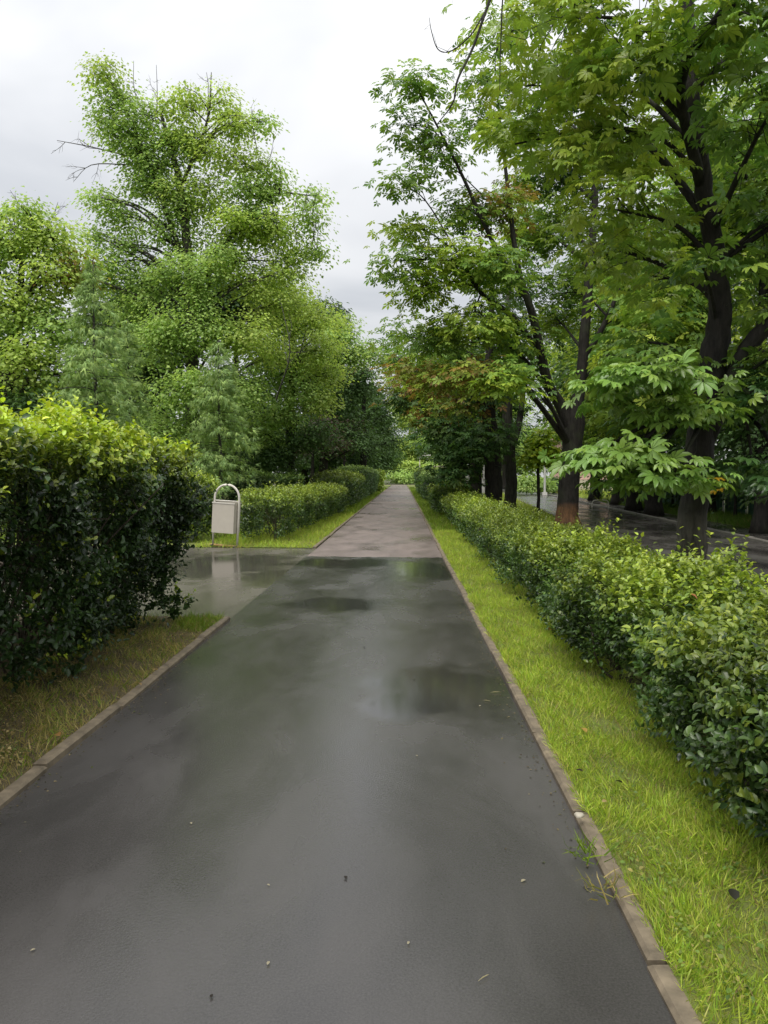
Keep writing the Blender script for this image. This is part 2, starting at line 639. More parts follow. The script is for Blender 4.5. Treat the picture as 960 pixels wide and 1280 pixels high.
# a leaf passes about as much light as it reflects: the sums below are reflection plus transmission
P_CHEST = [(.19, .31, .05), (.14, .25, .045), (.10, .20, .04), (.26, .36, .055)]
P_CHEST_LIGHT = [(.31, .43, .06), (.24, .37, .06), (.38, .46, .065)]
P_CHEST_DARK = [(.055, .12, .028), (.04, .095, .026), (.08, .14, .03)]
P_YGREEN = [(.47, .56, .14), (.41, .53, .13), (.36, .49, .13)]
P_GREEN = [(.34, .48, .14), (.28, .43, .13), (.40, .52, .15)]
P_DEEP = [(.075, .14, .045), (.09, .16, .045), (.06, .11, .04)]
P_MAROON = warm(P_MAROON, 1.5)
P_LARCH = [(.30, .43, .15), (.25, .38, .15), (.35, .46, .15)]
P_SPRAY = [(.17, .29, .055), (.13, .25, .05), (.22, .33, .06)]
P_BROWN = warm(P_BROWN, 1.3) + P_CHEST_LIGHT[:2]


def branch_bare(g, rng, p0, p1, r0, depth=2, sides=4):
    p0, p1 = np.asarray(p0, float), np.asarray(p1, float)
    L_ = np.linalg.norm(p1 - p0)
    m = (p0 + p1) / 2 + rng.normal(0, .09, 3) * L_
    P = spline([p0, m, p1], 4)
    g.tube(P, np.linspace(r0, r0 * .35, len(P)), sides, False)
    if depth > 0:
        for k in range(4):
            t = rng.uniform(.3, .95)
            b = P[int(t * (len(P) - 1))]
            d = nrm((p1 - p0)[None])[0] + rng.normal(0, .6, 3)
            branch_bare(g, rng, b, b + nrm(d[None])[0] * L_ * rng.uniform(.25, .45), r0 * .5, depth - 1, 3)


def tree(name, label, group, trunk, lobes, pal, seed, tpl=SIMPLE, leaf=0.12, clump=0.45, per=22, mat=None, bark=None,
         limbs=(), bare=(), wts=None, near=0, flat=0.45, droop=0.35, sides=9, cat='tree', specials=(), dens=1.0, twig=0.012, hang=0.0, sat=0, nz=.35, vines=()):
    """trunk: list of (x,y,z,r) world; lobes: list of (centre, (rx,ry,rz), clumps[, palette]); limbs: extra explicit limbs (list of xyzr)"""
    rng = np.random.default_rng(seed)
    trunk = np.array(trunk, float)
    base = trunk[0, :3].copy()
    root = thing(name, label, cat, base, group)
    g = Geo()
    T = spline(trunk, 5)
    T[:, 0:2] += rng.normal(0, .012, (len(T), 2)) * (np.arange(len(T))[:, None] > 1)
    rad = T[:, 3].copy()
    rad[0] *= 1.35
    rad[1] *= 1.12
    g.tube(T[:, :3] - base, rad, sides)
    nodes = [T]
    for lm in limbs:
        S = spline(np.array(lm, float), 5)
        g.tube(S[:, :3] - base, S[:, 3], max(5, sides - 2))
        nodes.append(S)
    nodes = np.vstack(nodes)
    zlo = base[2] + min(2.1, .3 * (T[-1, 2] - base[2]))
    nodes = nodes[nodes[:, 2] >= zlo]
    if sat:
        more = []
        for lb in lobes:
            for q in range(sat):
                u = nrm(rng.normal(0, 1, (1, 3)))[0]
                more.append((np.array(lb[0]) + u * np.array(lb[1]) * rng.uniform(.9, 1.35), np.array(lb[1]) * rng.uniform(.25, .5), lb[2] * rng.uniform(.15, .3), *lb[3:]))
        lobes = list(lobes) + more
    pos_all, d_all, n_all, rgb_all, sz_all = [], [], [], [], []
    for lb in lobes:
        c, r, k = np.array(lb[0], float), np.array(lb[1], float), max(3, int(lb[2] * dens))
        p = lb[3] if len(lb) > 3 else pal
        # limb from the trunk or a limb to the lobe centre
        hd = np.linalg.norm(nodes[:, :2] - c[:2], axis=1)
        want = c[2] - 0.55 * hd
        cost = np.abs(nodes[:, 2] - want) + 0.6 * hd
        a = nodes[int(np.argmin(cost))]
        r0 = min(a[3] * .6, 0.018 + .016 * np.linalg.norm(c - a[:3]))
        mid = (a[:3] + c) / 2 + np.array([0, 0, .12 * np.linalg.norm(c - a[:3])]) + rng.normal(0, .1, 3) * np.linalg.norm(c - a[:3]) * .6
        Lm = spline([a[:3], mid, c], 5)
        g.tube(Lm - base, np.linspace(r0, .012, len(Lm)), 5, False)
        u = nrm(rng.normal(0, 1, (k, 3)))
        rr = rng.random((k, 1)) ** 0.42
        cp = c + u * rr * r
        out = u
        # twigs
        for q in range(k):
            j = int(rng.integers(len(Lm) // 2, len(Lm)))
            s = Lm[j]
            m_ = (s + cp[q]) / 2 + rng.normal(0, .06, 3)
            g.tube(np.array([s, m_, cp[q]]) - base, [twig, twig * .7, twig * .35], 3, False)
        per_k = rng.integers(int(per * .6), int(per * 1.4) + 1, k)
        ci = np.repeat(np.arange(k), per_k)
        m = len(ci)
        off = rng.normal(0, 1, (m, 3)) * np.array([clump, clump, clump * flat])
        off[:, 2] -= hang * np.linalg.norm(off[:, :2], axis=1)
        pp = cp[ci] + off
        hv = off.copy()
        hv[:, 2] = 0
        dd = nrm(hv + out[ci] * .25 * clump + rng.normal(0, .35, (m, 3)) * clump)
        dd[:, 2] -= droop
        nn = np.array([0, 0, 1.0]) + .35 * out[ci] + rng.normal(0, nz, (m, 3))
        cc = colours(rng, m, p, wts if len(lb) <= 3 else None, .11)
        cc *= (1 + rng.normal(0, .14, (k, 1)))[ci]
        pos_all.append(pp)
        d_all.append(dd)
        n_all.append(nn)
        rgb_all.append(cc)
        sz_all.append(leaf * rng.uniform(.65, 1.3, m))
    for pl in vines:
        S = spline(np.array(pl, float), 6)
        g.tube(S[:, :3] - base, S[:, 3], 5, False)
        for q in range(3):
            b_ = S[int(len(S) * rng.uniform(.4, .95))]
            g.tube(np.array([b_[:3], b_[:3] + rng.normal(0, .05, 3), b_[:3] + rng.normal(0, .09, 3)]) - base, [b_[3] * .5, b_[3] * .4, .001], 3, False)
    for (p0, p1, r0, dp) in bare:
        branch_bare(g, rng, np.array(p0) - base, np.array(p1) - base, r0, dp)
    tk = g.build('trunk', bark or BARK, root, smooth=True)
    pos, d, n, rgb, sz = (np.vstack(pos_all), np.vstack(d_all), np.vstack(n_all), np.vstack(rgb_all), np.concatenate(sz_all))
    keep = pos[:, 2] > 0.25
    pos, d, n, rgb, sz = pos[keep], d[keep], n[keep], rgb[keep], sz[keep]
    if specials:
        for (sp, c3) in specials:
            i = int(np.argmin(np.linalg.norm(pos - np.array(sp), axis=1)))
            rgb[i] = c3
    mask = np.ones(len(pos), bool)
    if near:
        dist = np.linalg.norm(pos - np.array([0, 0, H]), axis=1) + 50 * (~in_frame(pos, 8))
        idx = np.argsort(dist)[:near]
        leaf_parts(root, tpl, mat or LEAF, base, pos, d, n, sz, rgb, idx, rng)
        mask[idx] = False
    V, TT, C = cloud(tpl, pos[mask] - base, d[mask], n[mask], sz[mask], rgb[mask])
    cr = obj('crown', raw_mesh('crown', V, TT, mat or LEAF, rgb=C), root)
    cr['kind'] = 'stuff'
    return root


def hedge(name, label, group, A, B, w0, h0, pal, pal_young, seed, leaf=0.042, shoots=9000, per=8, near=0, tpl=SIMPLE, shoot=0.14,
          young=0.14, bulge=0.06, legs=12, mat=None, holes=0.35, taper=0.25, low=0.12, tip=10, end_open=(True, True), cat='hedge', spots=(), lump=.06, pitch=1.5):
    """A,B: ground points of the hedge axis; w0 width, h0 height"""
    rng = np.random.default_rng(seed)
    A, B = np.array(A, float), np.array(B, float)
    ax = (B - A)
    Ln = np.linalg.norm(ax)
    ax /= Ln
    sd = np.array([ax[1], -ax[0], 0.0])          # to the right of the axis
    base = (A + B) / 2
    root = thing(name, label, cat, base, group)

    def wav(s, t, k):
        ph = np.array([1.3, 4.1, 2.2, 5.7]) + seed + k
        return (np.sin(s * 2.1 + ph[0]) * .5 + np.sin(s * 4.7 + t * 3.1 + ph[1]) * .35 + np.sin(s * 9.1 - t * 6.3 + ph[2]) * .25 + np.sin(t * 11 + s * 1.7 + ph[3]) * .2)

    # sample the shell: two long sides, top, two ends
    areas = np.array([Ln * h0, Ln * h0, Ln * w0 * 1.2, w0 * h0 * end_open[0], w0 * h0 * end_open[1]])
    face = rng.choice(5, shoots, p=areas / areas.sum())
    s = rng.random(shoots) * Ln
    v = rng.random(shoots)
    dep = np.where(rng.random(shoots) < .22, rng.random(shoots) * .34, rng.exponential(.05, shoots)).clip(0, w0 * .5)
    z = low + v ** .85 * (h0 - low)
    x = (v - .5) * w0
    P = np.zeros((shoots, 3))
    Nn = np.zeros((shoots, 3))
    half = w0 / 2

    def hm(ss):
        return 1 - lump + lump * (1.6 * np.abs(np.sin(np.pi * (ss + .25 * np.sin(ss * 1.9)) / pitch + seed)) ** .7 + .25 * np.sin(ss * 5.3 + seed) - .5)

    def widen(zz):
        q = zz / h0
        return (1 - taper * (1 - q) ** 1.6) * (1 - .35 * np.clip((q - .86) / .14, 0, 1) ** 2)
    z = low + (z - low) * hm(s)
    for f, sg in ((0, -1), (1, 1)):
        k = face == f
        off = half * widen(z[k]) * (1 + .9 * (hm(s[k]) - 1)) + bulge * wav(s[k], z[k], f * 3.0) - dep[k]
        P[k] = A + ax * s[k][:, None] + sd * (sg * off)[:, None] + np.array([0, 0, 1]) * z[k][:, None]
        Nn[k] = sd * sg
    k = face == 2
    top = h0 * hm(s[k]) + bulge * 1.1 * wav(s[k], x[k] * 3, 9.0) - dep[k] - .10 * (np.abs(x[k]) / half) ** 3
    P[k] = A + ax * s[k][:, None] + sd * x[k][:, None] + np.array([0, 0, 1]) * top[:, None]
    Nn[k] = [0, 0, 1]
    for f, p0, sg in ((3, A, -1), (4, B, 1)):
        k = face == f
        off = bulge * wav(x[k] * 3, z[k], f * 2.0) - dep[k] - .12 * (1 - widen(z[k]))
        xx = x[k] * widen(z[k])
        P[k] = p0 + ax * (sg * off)[:, None] + sd * xx[:, None] + np.array([0, 0, 1]) * (low + rng.random(k.sum()) ** .85 * (h0 - low))[:, None]
        Nn[k] = ax * sg
    # thin patches where one looks into the dark inside
    hole = np.sin(P[:, 0] * 5.1 + seed) * np.sin(P[:, 1] * 4.3 + 2 * seed) * np.sin(P[:, 2] * 6.1 + 1.7) + rng.normal(0, .22, shoots)
    kp = (hole > -holes) | (Nn[:, 2] > .5)
    P, Nn, dep = P[kp], Nn[kp], dep[kp]
    m = len(P)
    up = np.array([0, 0, 1.0])
    D = nrm(Nn + up * .55 + rng.normal(0, .5, (m, 3)))
    hrel = P[:, 2] / h0
    ln = shoot * rng.uniform(.5, 1.25, m)
    # tall new shoots over the top
    spray = (Nn[:, 2] < .5) & (rng.random(m) < .02)
    ln[spray] *= 2.0
    tall = (Nn[:, 2] > .5) & (rng.random(m) < tip / 100.0)
    D[tall] = nrm(up + rng.normal(0, .25, (tall.sum(), 3)))
    ln[tall] *= rng.uniform(1.2, 2.2, tall.sum())
    i = np.repeat(np.arange(m), per)
    t = np.tile((np.arange(per) + .5) / per, m) + rng.normal(0, .04, m * per)
    pos = P[i] + D[i] * (ln[i] * t)[:, None]
    lat = nrm(np.cross(D[i], rng.normal(0, 1, (len(i), 3))))
    d = nrm(D[i] * .55 + lat * .9 + up * .1)
    n = nrm(up * .9 + Nn[i] * .45 + D[i] * .4 + rng.normal(0, .35, (len(i), 3)))
    sz = leaf * rng.uniform(.6, 1.3, len(i)) * (1 - .35 * np.abs(t - .45))
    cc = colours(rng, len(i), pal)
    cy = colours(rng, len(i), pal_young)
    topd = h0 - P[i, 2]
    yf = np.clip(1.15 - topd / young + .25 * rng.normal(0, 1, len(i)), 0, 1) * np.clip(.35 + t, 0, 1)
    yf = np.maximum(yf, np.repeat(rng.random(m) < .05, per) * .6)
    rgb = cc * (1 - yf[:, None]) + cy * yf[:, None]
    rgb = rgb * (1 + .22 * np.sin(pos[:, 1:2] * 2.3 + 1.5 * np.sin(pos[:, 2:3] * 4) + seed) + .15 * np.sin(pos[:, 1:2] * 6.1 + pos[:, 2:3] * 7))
    for (sp, c3) in spots:
        q = int(np.argmin(np.linalg.norm(pos - np.array(sp), axis=1)))
        rgb[q] = c3
        sz[q] *= 1.4
    # stems and inner twigs
    g = Geo()
    for q in range(legs):
        ss = (q + rng.uniform(.2, .8)) / legs * Ln
        b = A + ax * ss + sd * rng.uniform(-.22, .22) * w0
        for w in range(3):
            e = b + ax * rng.normal(0, .16) + sd * rng.normal(0, .2) * w0 + up * h0 * rng.uniform(.55, .9)
            mid = (b + e) / 2 + rng.normal(0, .05, 3)
            Pp = spline([b + rng.normal(0, .02, 3) * [1, 1, 0], mid, e], 3)
            g.tube(Pp - base, np.linspace(.011, .004, len(Pp)), 4, False)
            for y in range(4):
                st = Pp[int(rng.integers(1, len(Pp)))]
                en = st + nrm((rng.normal(0, 1, 3) + up * .8)[None])[0] * rng.uniform(.2, .45) * h0
                en = np.array([en[0], en[1], min(en[2], h0 * .95)])
                rel = en - base
                off = float(rel @ sd)
                rel = rel - sd * (off - max(-half * .8, min(half * .8, off)))
                g.tube(np.array([st - base, ((st - base) + rel) / 2 + rng.normal(0, .02, 3), rel]), [.005, .004, .002], 3, False)
    g.build('stems', M_TWIG, root, smooth=True)['kind'] = 'stuff'
    mask = np.ones(len(pos), bool)
    if near:
        vis = in_frame(pos, 6) & np.repeat(dep < .035, per)
        view = nrm(np.array([0, 0, H]) - pos)
        facing = np.sum(Nn[i] * view, axis=1) > .15
        dist = np.linalg.norm(pos - np.array([0, 0, H]), axis=1) + 50 * (~vis) + 20 * (~facing) - 6 * sz / leaf
        idx = np.argsort(dist)[:near]
        leaf_parts(root, tpl, mat or LEAF_GLOSS, base, pos, d, n, sz, rgb, idx, rng)
        mask[idx] = False
    V, TT, C = cloud(tpl, pos[mask] - base, d[mask], n[mask], sz[mask], rgb[mask])
    fo = obj('foliage', raw_mesh('foliage', V, TT, mat or LEAF_GLOSS, rgb=C), root)
    fo['kind'] = 'stuff'
    return root


# ------------------------------------------------------------------ ground, paths, road
def sheet(name, poly, z, mat, kind='structure', step=None):
    P = np.array([[x, y, z] for x, y in poly], float)
    o = obj(name, raw_mesh(name, P, np.array([list(range(len(P)))]), mat))
    return tag(o, kind=kind)


sheet('ground', [(-700, -30), (700, -30), (700, 1500), (-700, 1500)], -0.05, M_GROUND)
LX, RX = -1.695, 0.705            # kerb lines of the path
jr = random.Random(8)
join = [(RX + .02 + (LX - RX - .04) * k / 24, 13.7 + .2 * k / 24 + jr.uniform(-.05, .05)) for k in range(25)]
sheet('path', [(LX, -4), (RX, -4)] + join, 0.0, M_PATH)
sheet('side_path', [(LX - .002, 7.75), (LX - .022, 13.9), (LX + .0, 15.45), (-14, 16.4), (-30, 17), (-30, 8.2), (-14, 7.9)], -0.004, M_SIDE)
sheet('old_path', [(LX + .0, 15.45), (LX - .018, 13.5), (RX + .02, 13.5), (RX + .05, 40), (RX + .25, 150), (LX - .3, 150), (LX - .1, 40)], -0.003, M_OLD)
sheet('cross_road', [(-60, 150.01), (60, 150.01), (60, 158), (-60, 158)], -0.006, M_OLD)


def near_x(Y):
    return 3.72 + .083 * (Y - 6)


def far_x(Y):
    return 6.85 + .085 * (Y - 6)


def strip(name, xa, xb, ys, z, mat):
    V = [[xa(y), y, z] for y in ys] + [[xb(y), y, z] for y in ys]
    n = len(ys)
    return tag(obj(name, raw_mesh(name, V, np.array([[i, i + n, i + n + 1, i + 1] for i in range(n - 1)]), mat)), kind='structure')


YS = [-25, 0, 20, 60, 149.9]
strip('road', near_x, far_x, YS, -0.02, M_ROAD)
strip('pavement', lambda y: far_x(y) + .14, lambda y: far_x(y) + 1.15, YS, 0.03, M_ROAD)
# verges (soil under the grass)
strip('verge_right', lambda y: RX + .05, lambda y: near_x(y) - .14, [-3, 5, 13, 40, 149.9], 0.02, M_LAWN)
sheet('bed_left', [(LX - .05, -4), (LX - .05, 7.66), (-2.6, 7.72), (-14, 7.86), (-14, -4)], 0.02, M_BED)
sheet('lawn_left', [(LX - .1, 15.55), (LX - .16, 40), (LX - .4, 149), (-60, 149), (-60, 18), (-30, 17.1), (-14, 16.5)], 0.0, M_LAWN)
strip('verge_far', lambda y: far_x(y) + 1.16, lambda y: far_x(y) + 12, YS, 0.035, M_LAWN)


# kerbs: near stones one by one, the rest joined
def stone(me_name, l, w, h):
    b = .012
    V, Q = [], []
    xs = [-w / 2, w / 2]
    for (ix, iy, z) in [(1, 1, 0), (1, 1, h - b), (1 - 2 * b / w, 1 - 2 * b / l, h)]:
        V += [[-w / 2 * ix, -l / 2 * iy, z], [w / 2 * ix, -l / 2 * iy, z], [w / 2 * ix, l / 2 * iy, z], [-w / 2 * ix, l / 2 * iy, z]]
    for r in range(2):
        for k in range(4):
            Q.append([r * 4 + k, r * 4 + (k + 1) % 4, (r + 1) * 4 + (k + 1) % 4, (r + 1) * 4 + k])
    Q.append([8, 9, 10, 11])
    return np.array(V), np.array(Q)


def kerb(name, x_of, y0, y1, n_single, w=.068, h=.113, z0=-.083, l=1.0, mat=M_KERB, seed=1):
    rng = np.random.default_rng(seed)
    root = bpy.data.objects.new(name, None)
    col.objects.link(root)
    root.location = (x_of(y0), y0, 0)
    root['kind'] = 'structure'
    V, Q = stone('s', l - .016, w, h)
    me = raw_mesh('kerb_stone', V, Q, mat, smooth=False)
    g = Geo()
    y, k = y0, 0
    while y < y1:
        xc = x_of(y + l / 2)
        ang = math.atan2(x_of(y + l) - x_of(y), l)
        j = rng.normal(0, .004)
        jz = rng.normal(0, .004)
        if k < n_single:
            o = bpy.data.objects.new('kerb_stone', me)
            col.objects.link(o)
            o.parent = root
            o.location = (xc - x_of(y0) + j, y + l / 2 - y0, z0 + jz)
            o.rotation_euler = (rng.normal(0, .004), rng.normal(0, .02), -ang + rng.normal(0, .004))
        else:
            ca, sa = math.cos(-ang), math.sin(-ang)
            W = np.stack([V[:, 0] * ca - V[:, 1] * sa + xc - x_of(y0) + j, V[:, 0] * sa + V[:, 1] * ca + y + l / 2 - y0, V[:, 2] + z0 + jz], 1)
            g.add(W, Q)
        y += l
        k += 1
    if g.n:
        r = g.build('kerb_run', mat, root)
        r['kind'] = 'stuff'
    return root


kerb('kerb_path_left', lambda y: LX - .036, -1.35, 7.6, 9, seed=2)
kerb('kerb_path_right', lambda y: RX + .036 + .0012 * max(0, y - 13), 0.2, 120, 22, seed=3)
kerb('kerb_path_left_far', lambda y: LX - .06 - .0022 * max(0, y - 16), 15.6, 120, 10, seed=4)
kerb('kerb_road_near', lambda y: near_x(y) - .07, -5, 148, 40, w=.14, h=.125, z0=-.07, mat=M_KERB_PALE, seed=5)
kerb('kerb_road_far', lambda y: far_x(y) + .07, -5, 148, 50, w=.14, h=.125, z0=-.07, mat=M_KERB_PALE, seed=6)


# ------------------------------------------------------------------ grass
def grass(name, regions, seed, pal, label=None):
    """regions: (xa(y), xb(y), y0, y1, blades, height)"""
    rng = np.random.default_rng(seed)
    Vs, Ts, Cs, k = [], [], [], 0
    for (xa, xb, y0, y1, cnt, h, z0, pl) in regions:
        y = y0 + (y1 - y0) * rng.random(cnt) ** (1.35 if y1 > 3 * y0 > 0 else 1.0)
        u = rng.random(cnt)
        x = np.array([xa(q) for q in y]) * (1 - u) + np.array([xb(q) for q in y]) * u
        pos = np.stack([x, y, np.full(cnt, z0)], 1)
        patch = np.sin(x * 7.3 + 1 + 2 * np.sin(y * 1.7)) * np.sin(y * 5.1 + 1.5 * np.sin(x * 4)) + .5 * np.sin(x * 17 + y * 13 + 3 * np.sin(y * 2.3))
        kp = rng.random(cnt) < np.clip(.75 + .35 * patch, .25, 1)
        x, y, pos, patch = x[kp], y[kp], pos[kp], patch[kp]
        cnt = len(x)
        hh = h * (.45 + .5 * (patch + 1.5) / 3 + rng.random(cnt) ** 2 * .9)
        sway = .35 * np.sin(x * 9 + 4 * np.sin(y * 3.1))
        d = np.stack([rng.normal(0, .6, cnt) + sway, rng.normal(0, .6, cnt) + .3 * np.cos(y * 6 + x * 5), np.where(rng.random(cnt) < .12, .12, 1.0)], 1)
        nn = np.stack([rng.normal(0, 1, cnt), rng.normal(0, 1, cnt), np.full(cnt, .3)], 1)
        c = colours(rng, cnt, pl)
        c *= (1 + .14 * patch)[:, None]
        dry = (rng.random(cnt) < .05 + .10 * (patch < -.6))[:, None]
        c = np.where(dry, colours(rng, cnt, [(.34, .28, .12), (.28, .22, .08)]), c)
        V, T, C = cloud(BLADE, pos, d, nn, hh, c)
        Vs.append(V)
        Ts.append(T + k)
        Cs.append(C)
        k += len(V)
    return tag(obj(name, raw_mesh(name, np.vstack(Vs), np.vstack(Ts), GRASS, rgb=np.vstack(Cs))), label, None, None, 'stuff')


def weeds(name, spots, seed, pal, label):
    rng = np.random.default_rng(seed)
    P = []
    for (x, y, r, cnt) in spots:
        P.append(np.stack([rng.normal(x, r * .6, cnt), rng.normal(y, r, cnt), .03 + rng.random(cnt) * .03], 1))
    P = np.vstack(P)
    P = P[(P[:, 0] > RX + .075) | (P[:, 0] < LX - .075)]
    m = len(P)
    d = rng.normal(0, 1, (m, 3)) * [1, 1, .25]
    n = np.array([0, 0, 1.0]) + rng.normal(0, .35, (m, 3))
    V, T, C = cloud(t_oval(.7, .08, .1), P, d, n, rng.uniform(.007, .022, m), colours(rng, m, pal))
    return tag(obj(name, raw_mesh(name, V, T, GRASS, rgb=C)), label, None, None, 'stuff')


G_BRIGHT = [(.38, .50, .05), (.30, .44, .045), (.47, .52, .075), (.21, .35, .04), (.41, .40, .11)]
G_STRAW = [(.40, .32, .11), (.30, .26, .08), (.18, .23, .05), (.46, .37, .16)]
G_MID = [(.15, .24, .022), (.21, .29, .024), (.12, .2, .02)]
G_DEEP = [(.08, .15, .02), (.10, .18, .02)]
grass('grass_right_verge', [
    (lambda y: RX + .05, lambda y: 1.45, 1.7, 4.2, 42000, .04, .02, G_BRIGHT),
    (lambda y: RX + .05, lambda y: 1.5, 4.2, 9, 40000, .048, .02, G_BRIGHT),
    (lambda y: RX + .065, lambda y: 1.5, 9, 20, 26000, .065, .02, G_BRIGHT),
    (lambda y: RX + .1 + .0012 * (y - 13), lambda y: 1.6, 20, 110, 26000, .11, .02, G_MID),
    (lambda y: 2.1, lambda y: near_x(y) - .15, 4, 40, 30000, .13, .02, G_BRIGHT),
    (lambda y: 2.1, lambda y: near_x(y) - .15, 40, 110, 12000, .22, .02, G_BRIGHT)], 11, G_BRIGHT,
    'bright yellow green grass between the path kerb and the low hedge')
grass('grass_left_bed', [
    (lambda y: LX - .06, lambda y: -2.75, 2.2, 7.6, 28000, .04, .02, G_STRAW),
    (lambda y: LX - .06, lambda y: -2.6, 2.2, 7.68, 3500, .055, .02, G_MID),
    (lambda y: -1.74, lambda y: -2.1, 6.9, 7.66, 1300, .06, .02, G_MID)], 12, G_STRAW,
    'dry straw coloured grass and clippings beside the left kerb')
grass('grass_left_lawn', [
    (lambda y: LX - .1 - .0022 * max(0, y - 16), lambda y: -4.2, 15.55, 30, 30000, .10, .0, G_BRIGHT),
    (lambda y: -3.6, lambda y: -12, 16.6, 32, 30000, .15, .0, G_MID),
    (lambda y: LX - .1 - .0022 * (y - 16), lambda y: -3, 30, 100, 14000, .16, .0, G_MID)], 13, G_MID,
    'green lawn around the low hedges on the left side')
grass('grass_far_verge', [
    (lambda y: far_x(y) + 1.14, lambda y: far_x(y) + 3.2, 11, 45, 34000, .17, .035, G_DEEP),
    (lambda y: far_x(y) + 1.16, lambda y: far_x(y) + 9, 45, 120, 14000, .3, .035, G_BRIGHT)], 14, G_DEEP,
    'green grass strip along the fence across the road')

wr = random.Random(31)
weeds('ground_weeds', [(RX + .1 + wr.random() * .55, 2.0 + 8 * wr.random() ** 1.6, wr.uniform(.04, .13), wr.randint(15, 60)) for k in range(45)], 15,
      [(.14, .23, .04), (.20, .28, .05), (.10, .18, .04), (.30, .26, .08)], 'small broad leaved weeds among the grass by the right kerb')
weeds('dry_clippings', [(LX - .1 - wr.random() * .75, 2.4 + 5.1 * wr.random(), wr.uniform(.05, .14), wr.randint(30, 90)) for k in range(50)], 16,
      [(.34, .25, .10), (.24, .16, .07), (.44, .35, .16), (.12, .18, .05)], 'brown dry leaf clippings scattered in the left bed')

# ------------------------------------------------------------------ hedges
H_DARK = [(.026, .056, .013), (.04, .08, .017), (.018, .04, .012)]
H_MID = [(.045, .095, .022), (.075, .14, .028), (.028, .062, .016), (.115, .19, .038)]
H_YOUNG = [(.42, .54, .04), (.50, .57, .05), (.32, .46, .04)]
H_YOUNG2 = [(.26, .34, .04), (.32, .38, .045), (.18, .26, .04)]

G_R = 'low clipped hedges along the right side of the path'
G_L = 'low clipped hedges along the left side of the path'
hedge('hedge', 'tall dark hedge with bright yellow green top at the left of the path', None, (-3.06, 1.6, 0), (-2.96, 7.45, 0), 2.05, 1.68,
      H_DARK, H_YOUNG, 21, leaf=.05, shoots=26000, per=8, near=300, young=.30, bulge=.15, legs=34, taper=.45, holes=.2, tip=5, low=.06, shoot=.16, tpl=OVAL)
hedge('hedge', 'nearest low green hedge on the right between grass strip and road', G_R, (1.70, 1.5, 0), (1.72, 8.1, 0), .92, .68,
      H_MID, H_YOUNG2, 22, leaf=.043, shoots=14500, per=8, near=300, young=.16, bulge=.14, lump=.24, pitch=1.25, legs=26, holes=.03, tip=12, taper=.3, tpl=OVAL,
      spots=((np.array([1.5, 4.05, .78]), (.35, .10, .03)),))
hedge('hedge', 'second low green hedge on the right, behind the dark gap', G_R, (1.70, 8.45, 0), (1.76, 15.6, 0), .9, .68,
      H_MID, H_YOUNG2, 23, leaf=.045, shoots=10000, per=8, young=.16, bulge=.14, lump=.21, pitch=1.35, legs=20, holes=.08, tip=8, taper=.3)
hedge('hedge', 'third low hedge on the right in front of the orange washed trunk', G_R, (1.80, 15.8, 0), (1.9, 26.5, 0), .88, .72,
      H_MID, H_YOUNG2, 24, leaf=.07, shoots=6500, per=7, young=.25, bulge=.11, lump=.13, pitch=1.7, legs=20, holes=.1, tip=6, shoot=.18)
hedge('hedge', 'pale topped boxy hedge on the right before the tall dark hedges', G_R, (1.80, 28.0, 0), (1.95, 38, 0), 1.3, 1.06,
      H_MID, H_YOUNG2, 25, leaf=.085, shoots=4500, per=7, young=.25, bulge=.06, legs=12, tip=3, shoot=.18)
hedge('hedge', 'tall dark hedge with rounded corner on the right far along the path', G_R, (2.1, 44, 0), (2.15, 56, 0), 1.8, 1.62,
      P_DEEP, P_GREEN, 26, leaf=.11, shoots=4500, per=7, young=.25, bulge=.08, legs=8, tip=2, shoot=.2)
hedge('hedge', 'farthest and tallest green hedge on the right where the path ends', G_R, (2.2, 60, 0), (2.3, 78, 0), 2.0, 2.0,
      P_DEEP, P_YGREEN, 27, leaf=.13, shoots=4500, per=7, young=.3, bulge=.06, legs=8, tip=2, shoot=.22)
hedge('hedge', 'low hedge with yellow green top right of the cream litter bin', G_L, (-3.0, 16.6, 0), (-2.75, 31, 0), 1.05, .98,
      H_MID, H_YOUNG2, 28, leaf=.07, shoots=9000, per=7, young=.28, bulge=.1, legs=20, tip=6, shoot=.18)
hedge('hedge', 'middle light topped hedge on the left, taller than the one before it', G_L, (-3.0, 33, 0), (-2.95, 45, 0), 1.5, 1.5,
      H_MID, H_YOUNG2, 29, leaf=.09, shoots=5500, per=7, young=.3, bulge=.08, legs=10, tip=3, shoot=.2)
hedge('hedge', 'dark square hedge on the left at the far end of the path', G_L, (-3.1, 47, 0), (-3.2, 72, 0), 1.9, 1.95,
      P_DEEP, P_GREEN, 30, leaf=.12, shoots=6000, per=7, young=.25, bulge=.05, legs=10, tip=2, shoot=.22)
hedge('hedge', 'dark hedge behind the litter bin in the shade of the trees', None, (-9.5, 27, 0), (-4.4, 32, 0), 1.2, 1.45,
      P_DEEP, P_GREEN, 31, leaf=.1, shoots=5500, per=7, young=.2, bulge=.08, legs=10, tip=3, shoot=.2)
hedge('hedge', 'loose light green shrub hedge left of the cream litter bin', None, (-9.5, 18.3, 0), (-4.35, 17.2, 0), 1.1, 1.3,
      H_MID, H_YOUNG2, 32, leaf=.075, shoots=6500, per=7, young=.5, bulge=.14, legs=12, tip=8, shoot=.2)

# ------------------------------------------------------------------ right: horse chestnuts
GC = 'horse chestnut trees along the right side of the path'


def lobe(px, py, Y, rx, ry, rz, k, *p):
    return (at(px, py, Y), (rx, ry, rz), k, *p)


# nearest chestnut, leaning trunk
def tp(px, py, Y, r):
    return (*at(px, py, Y), r)


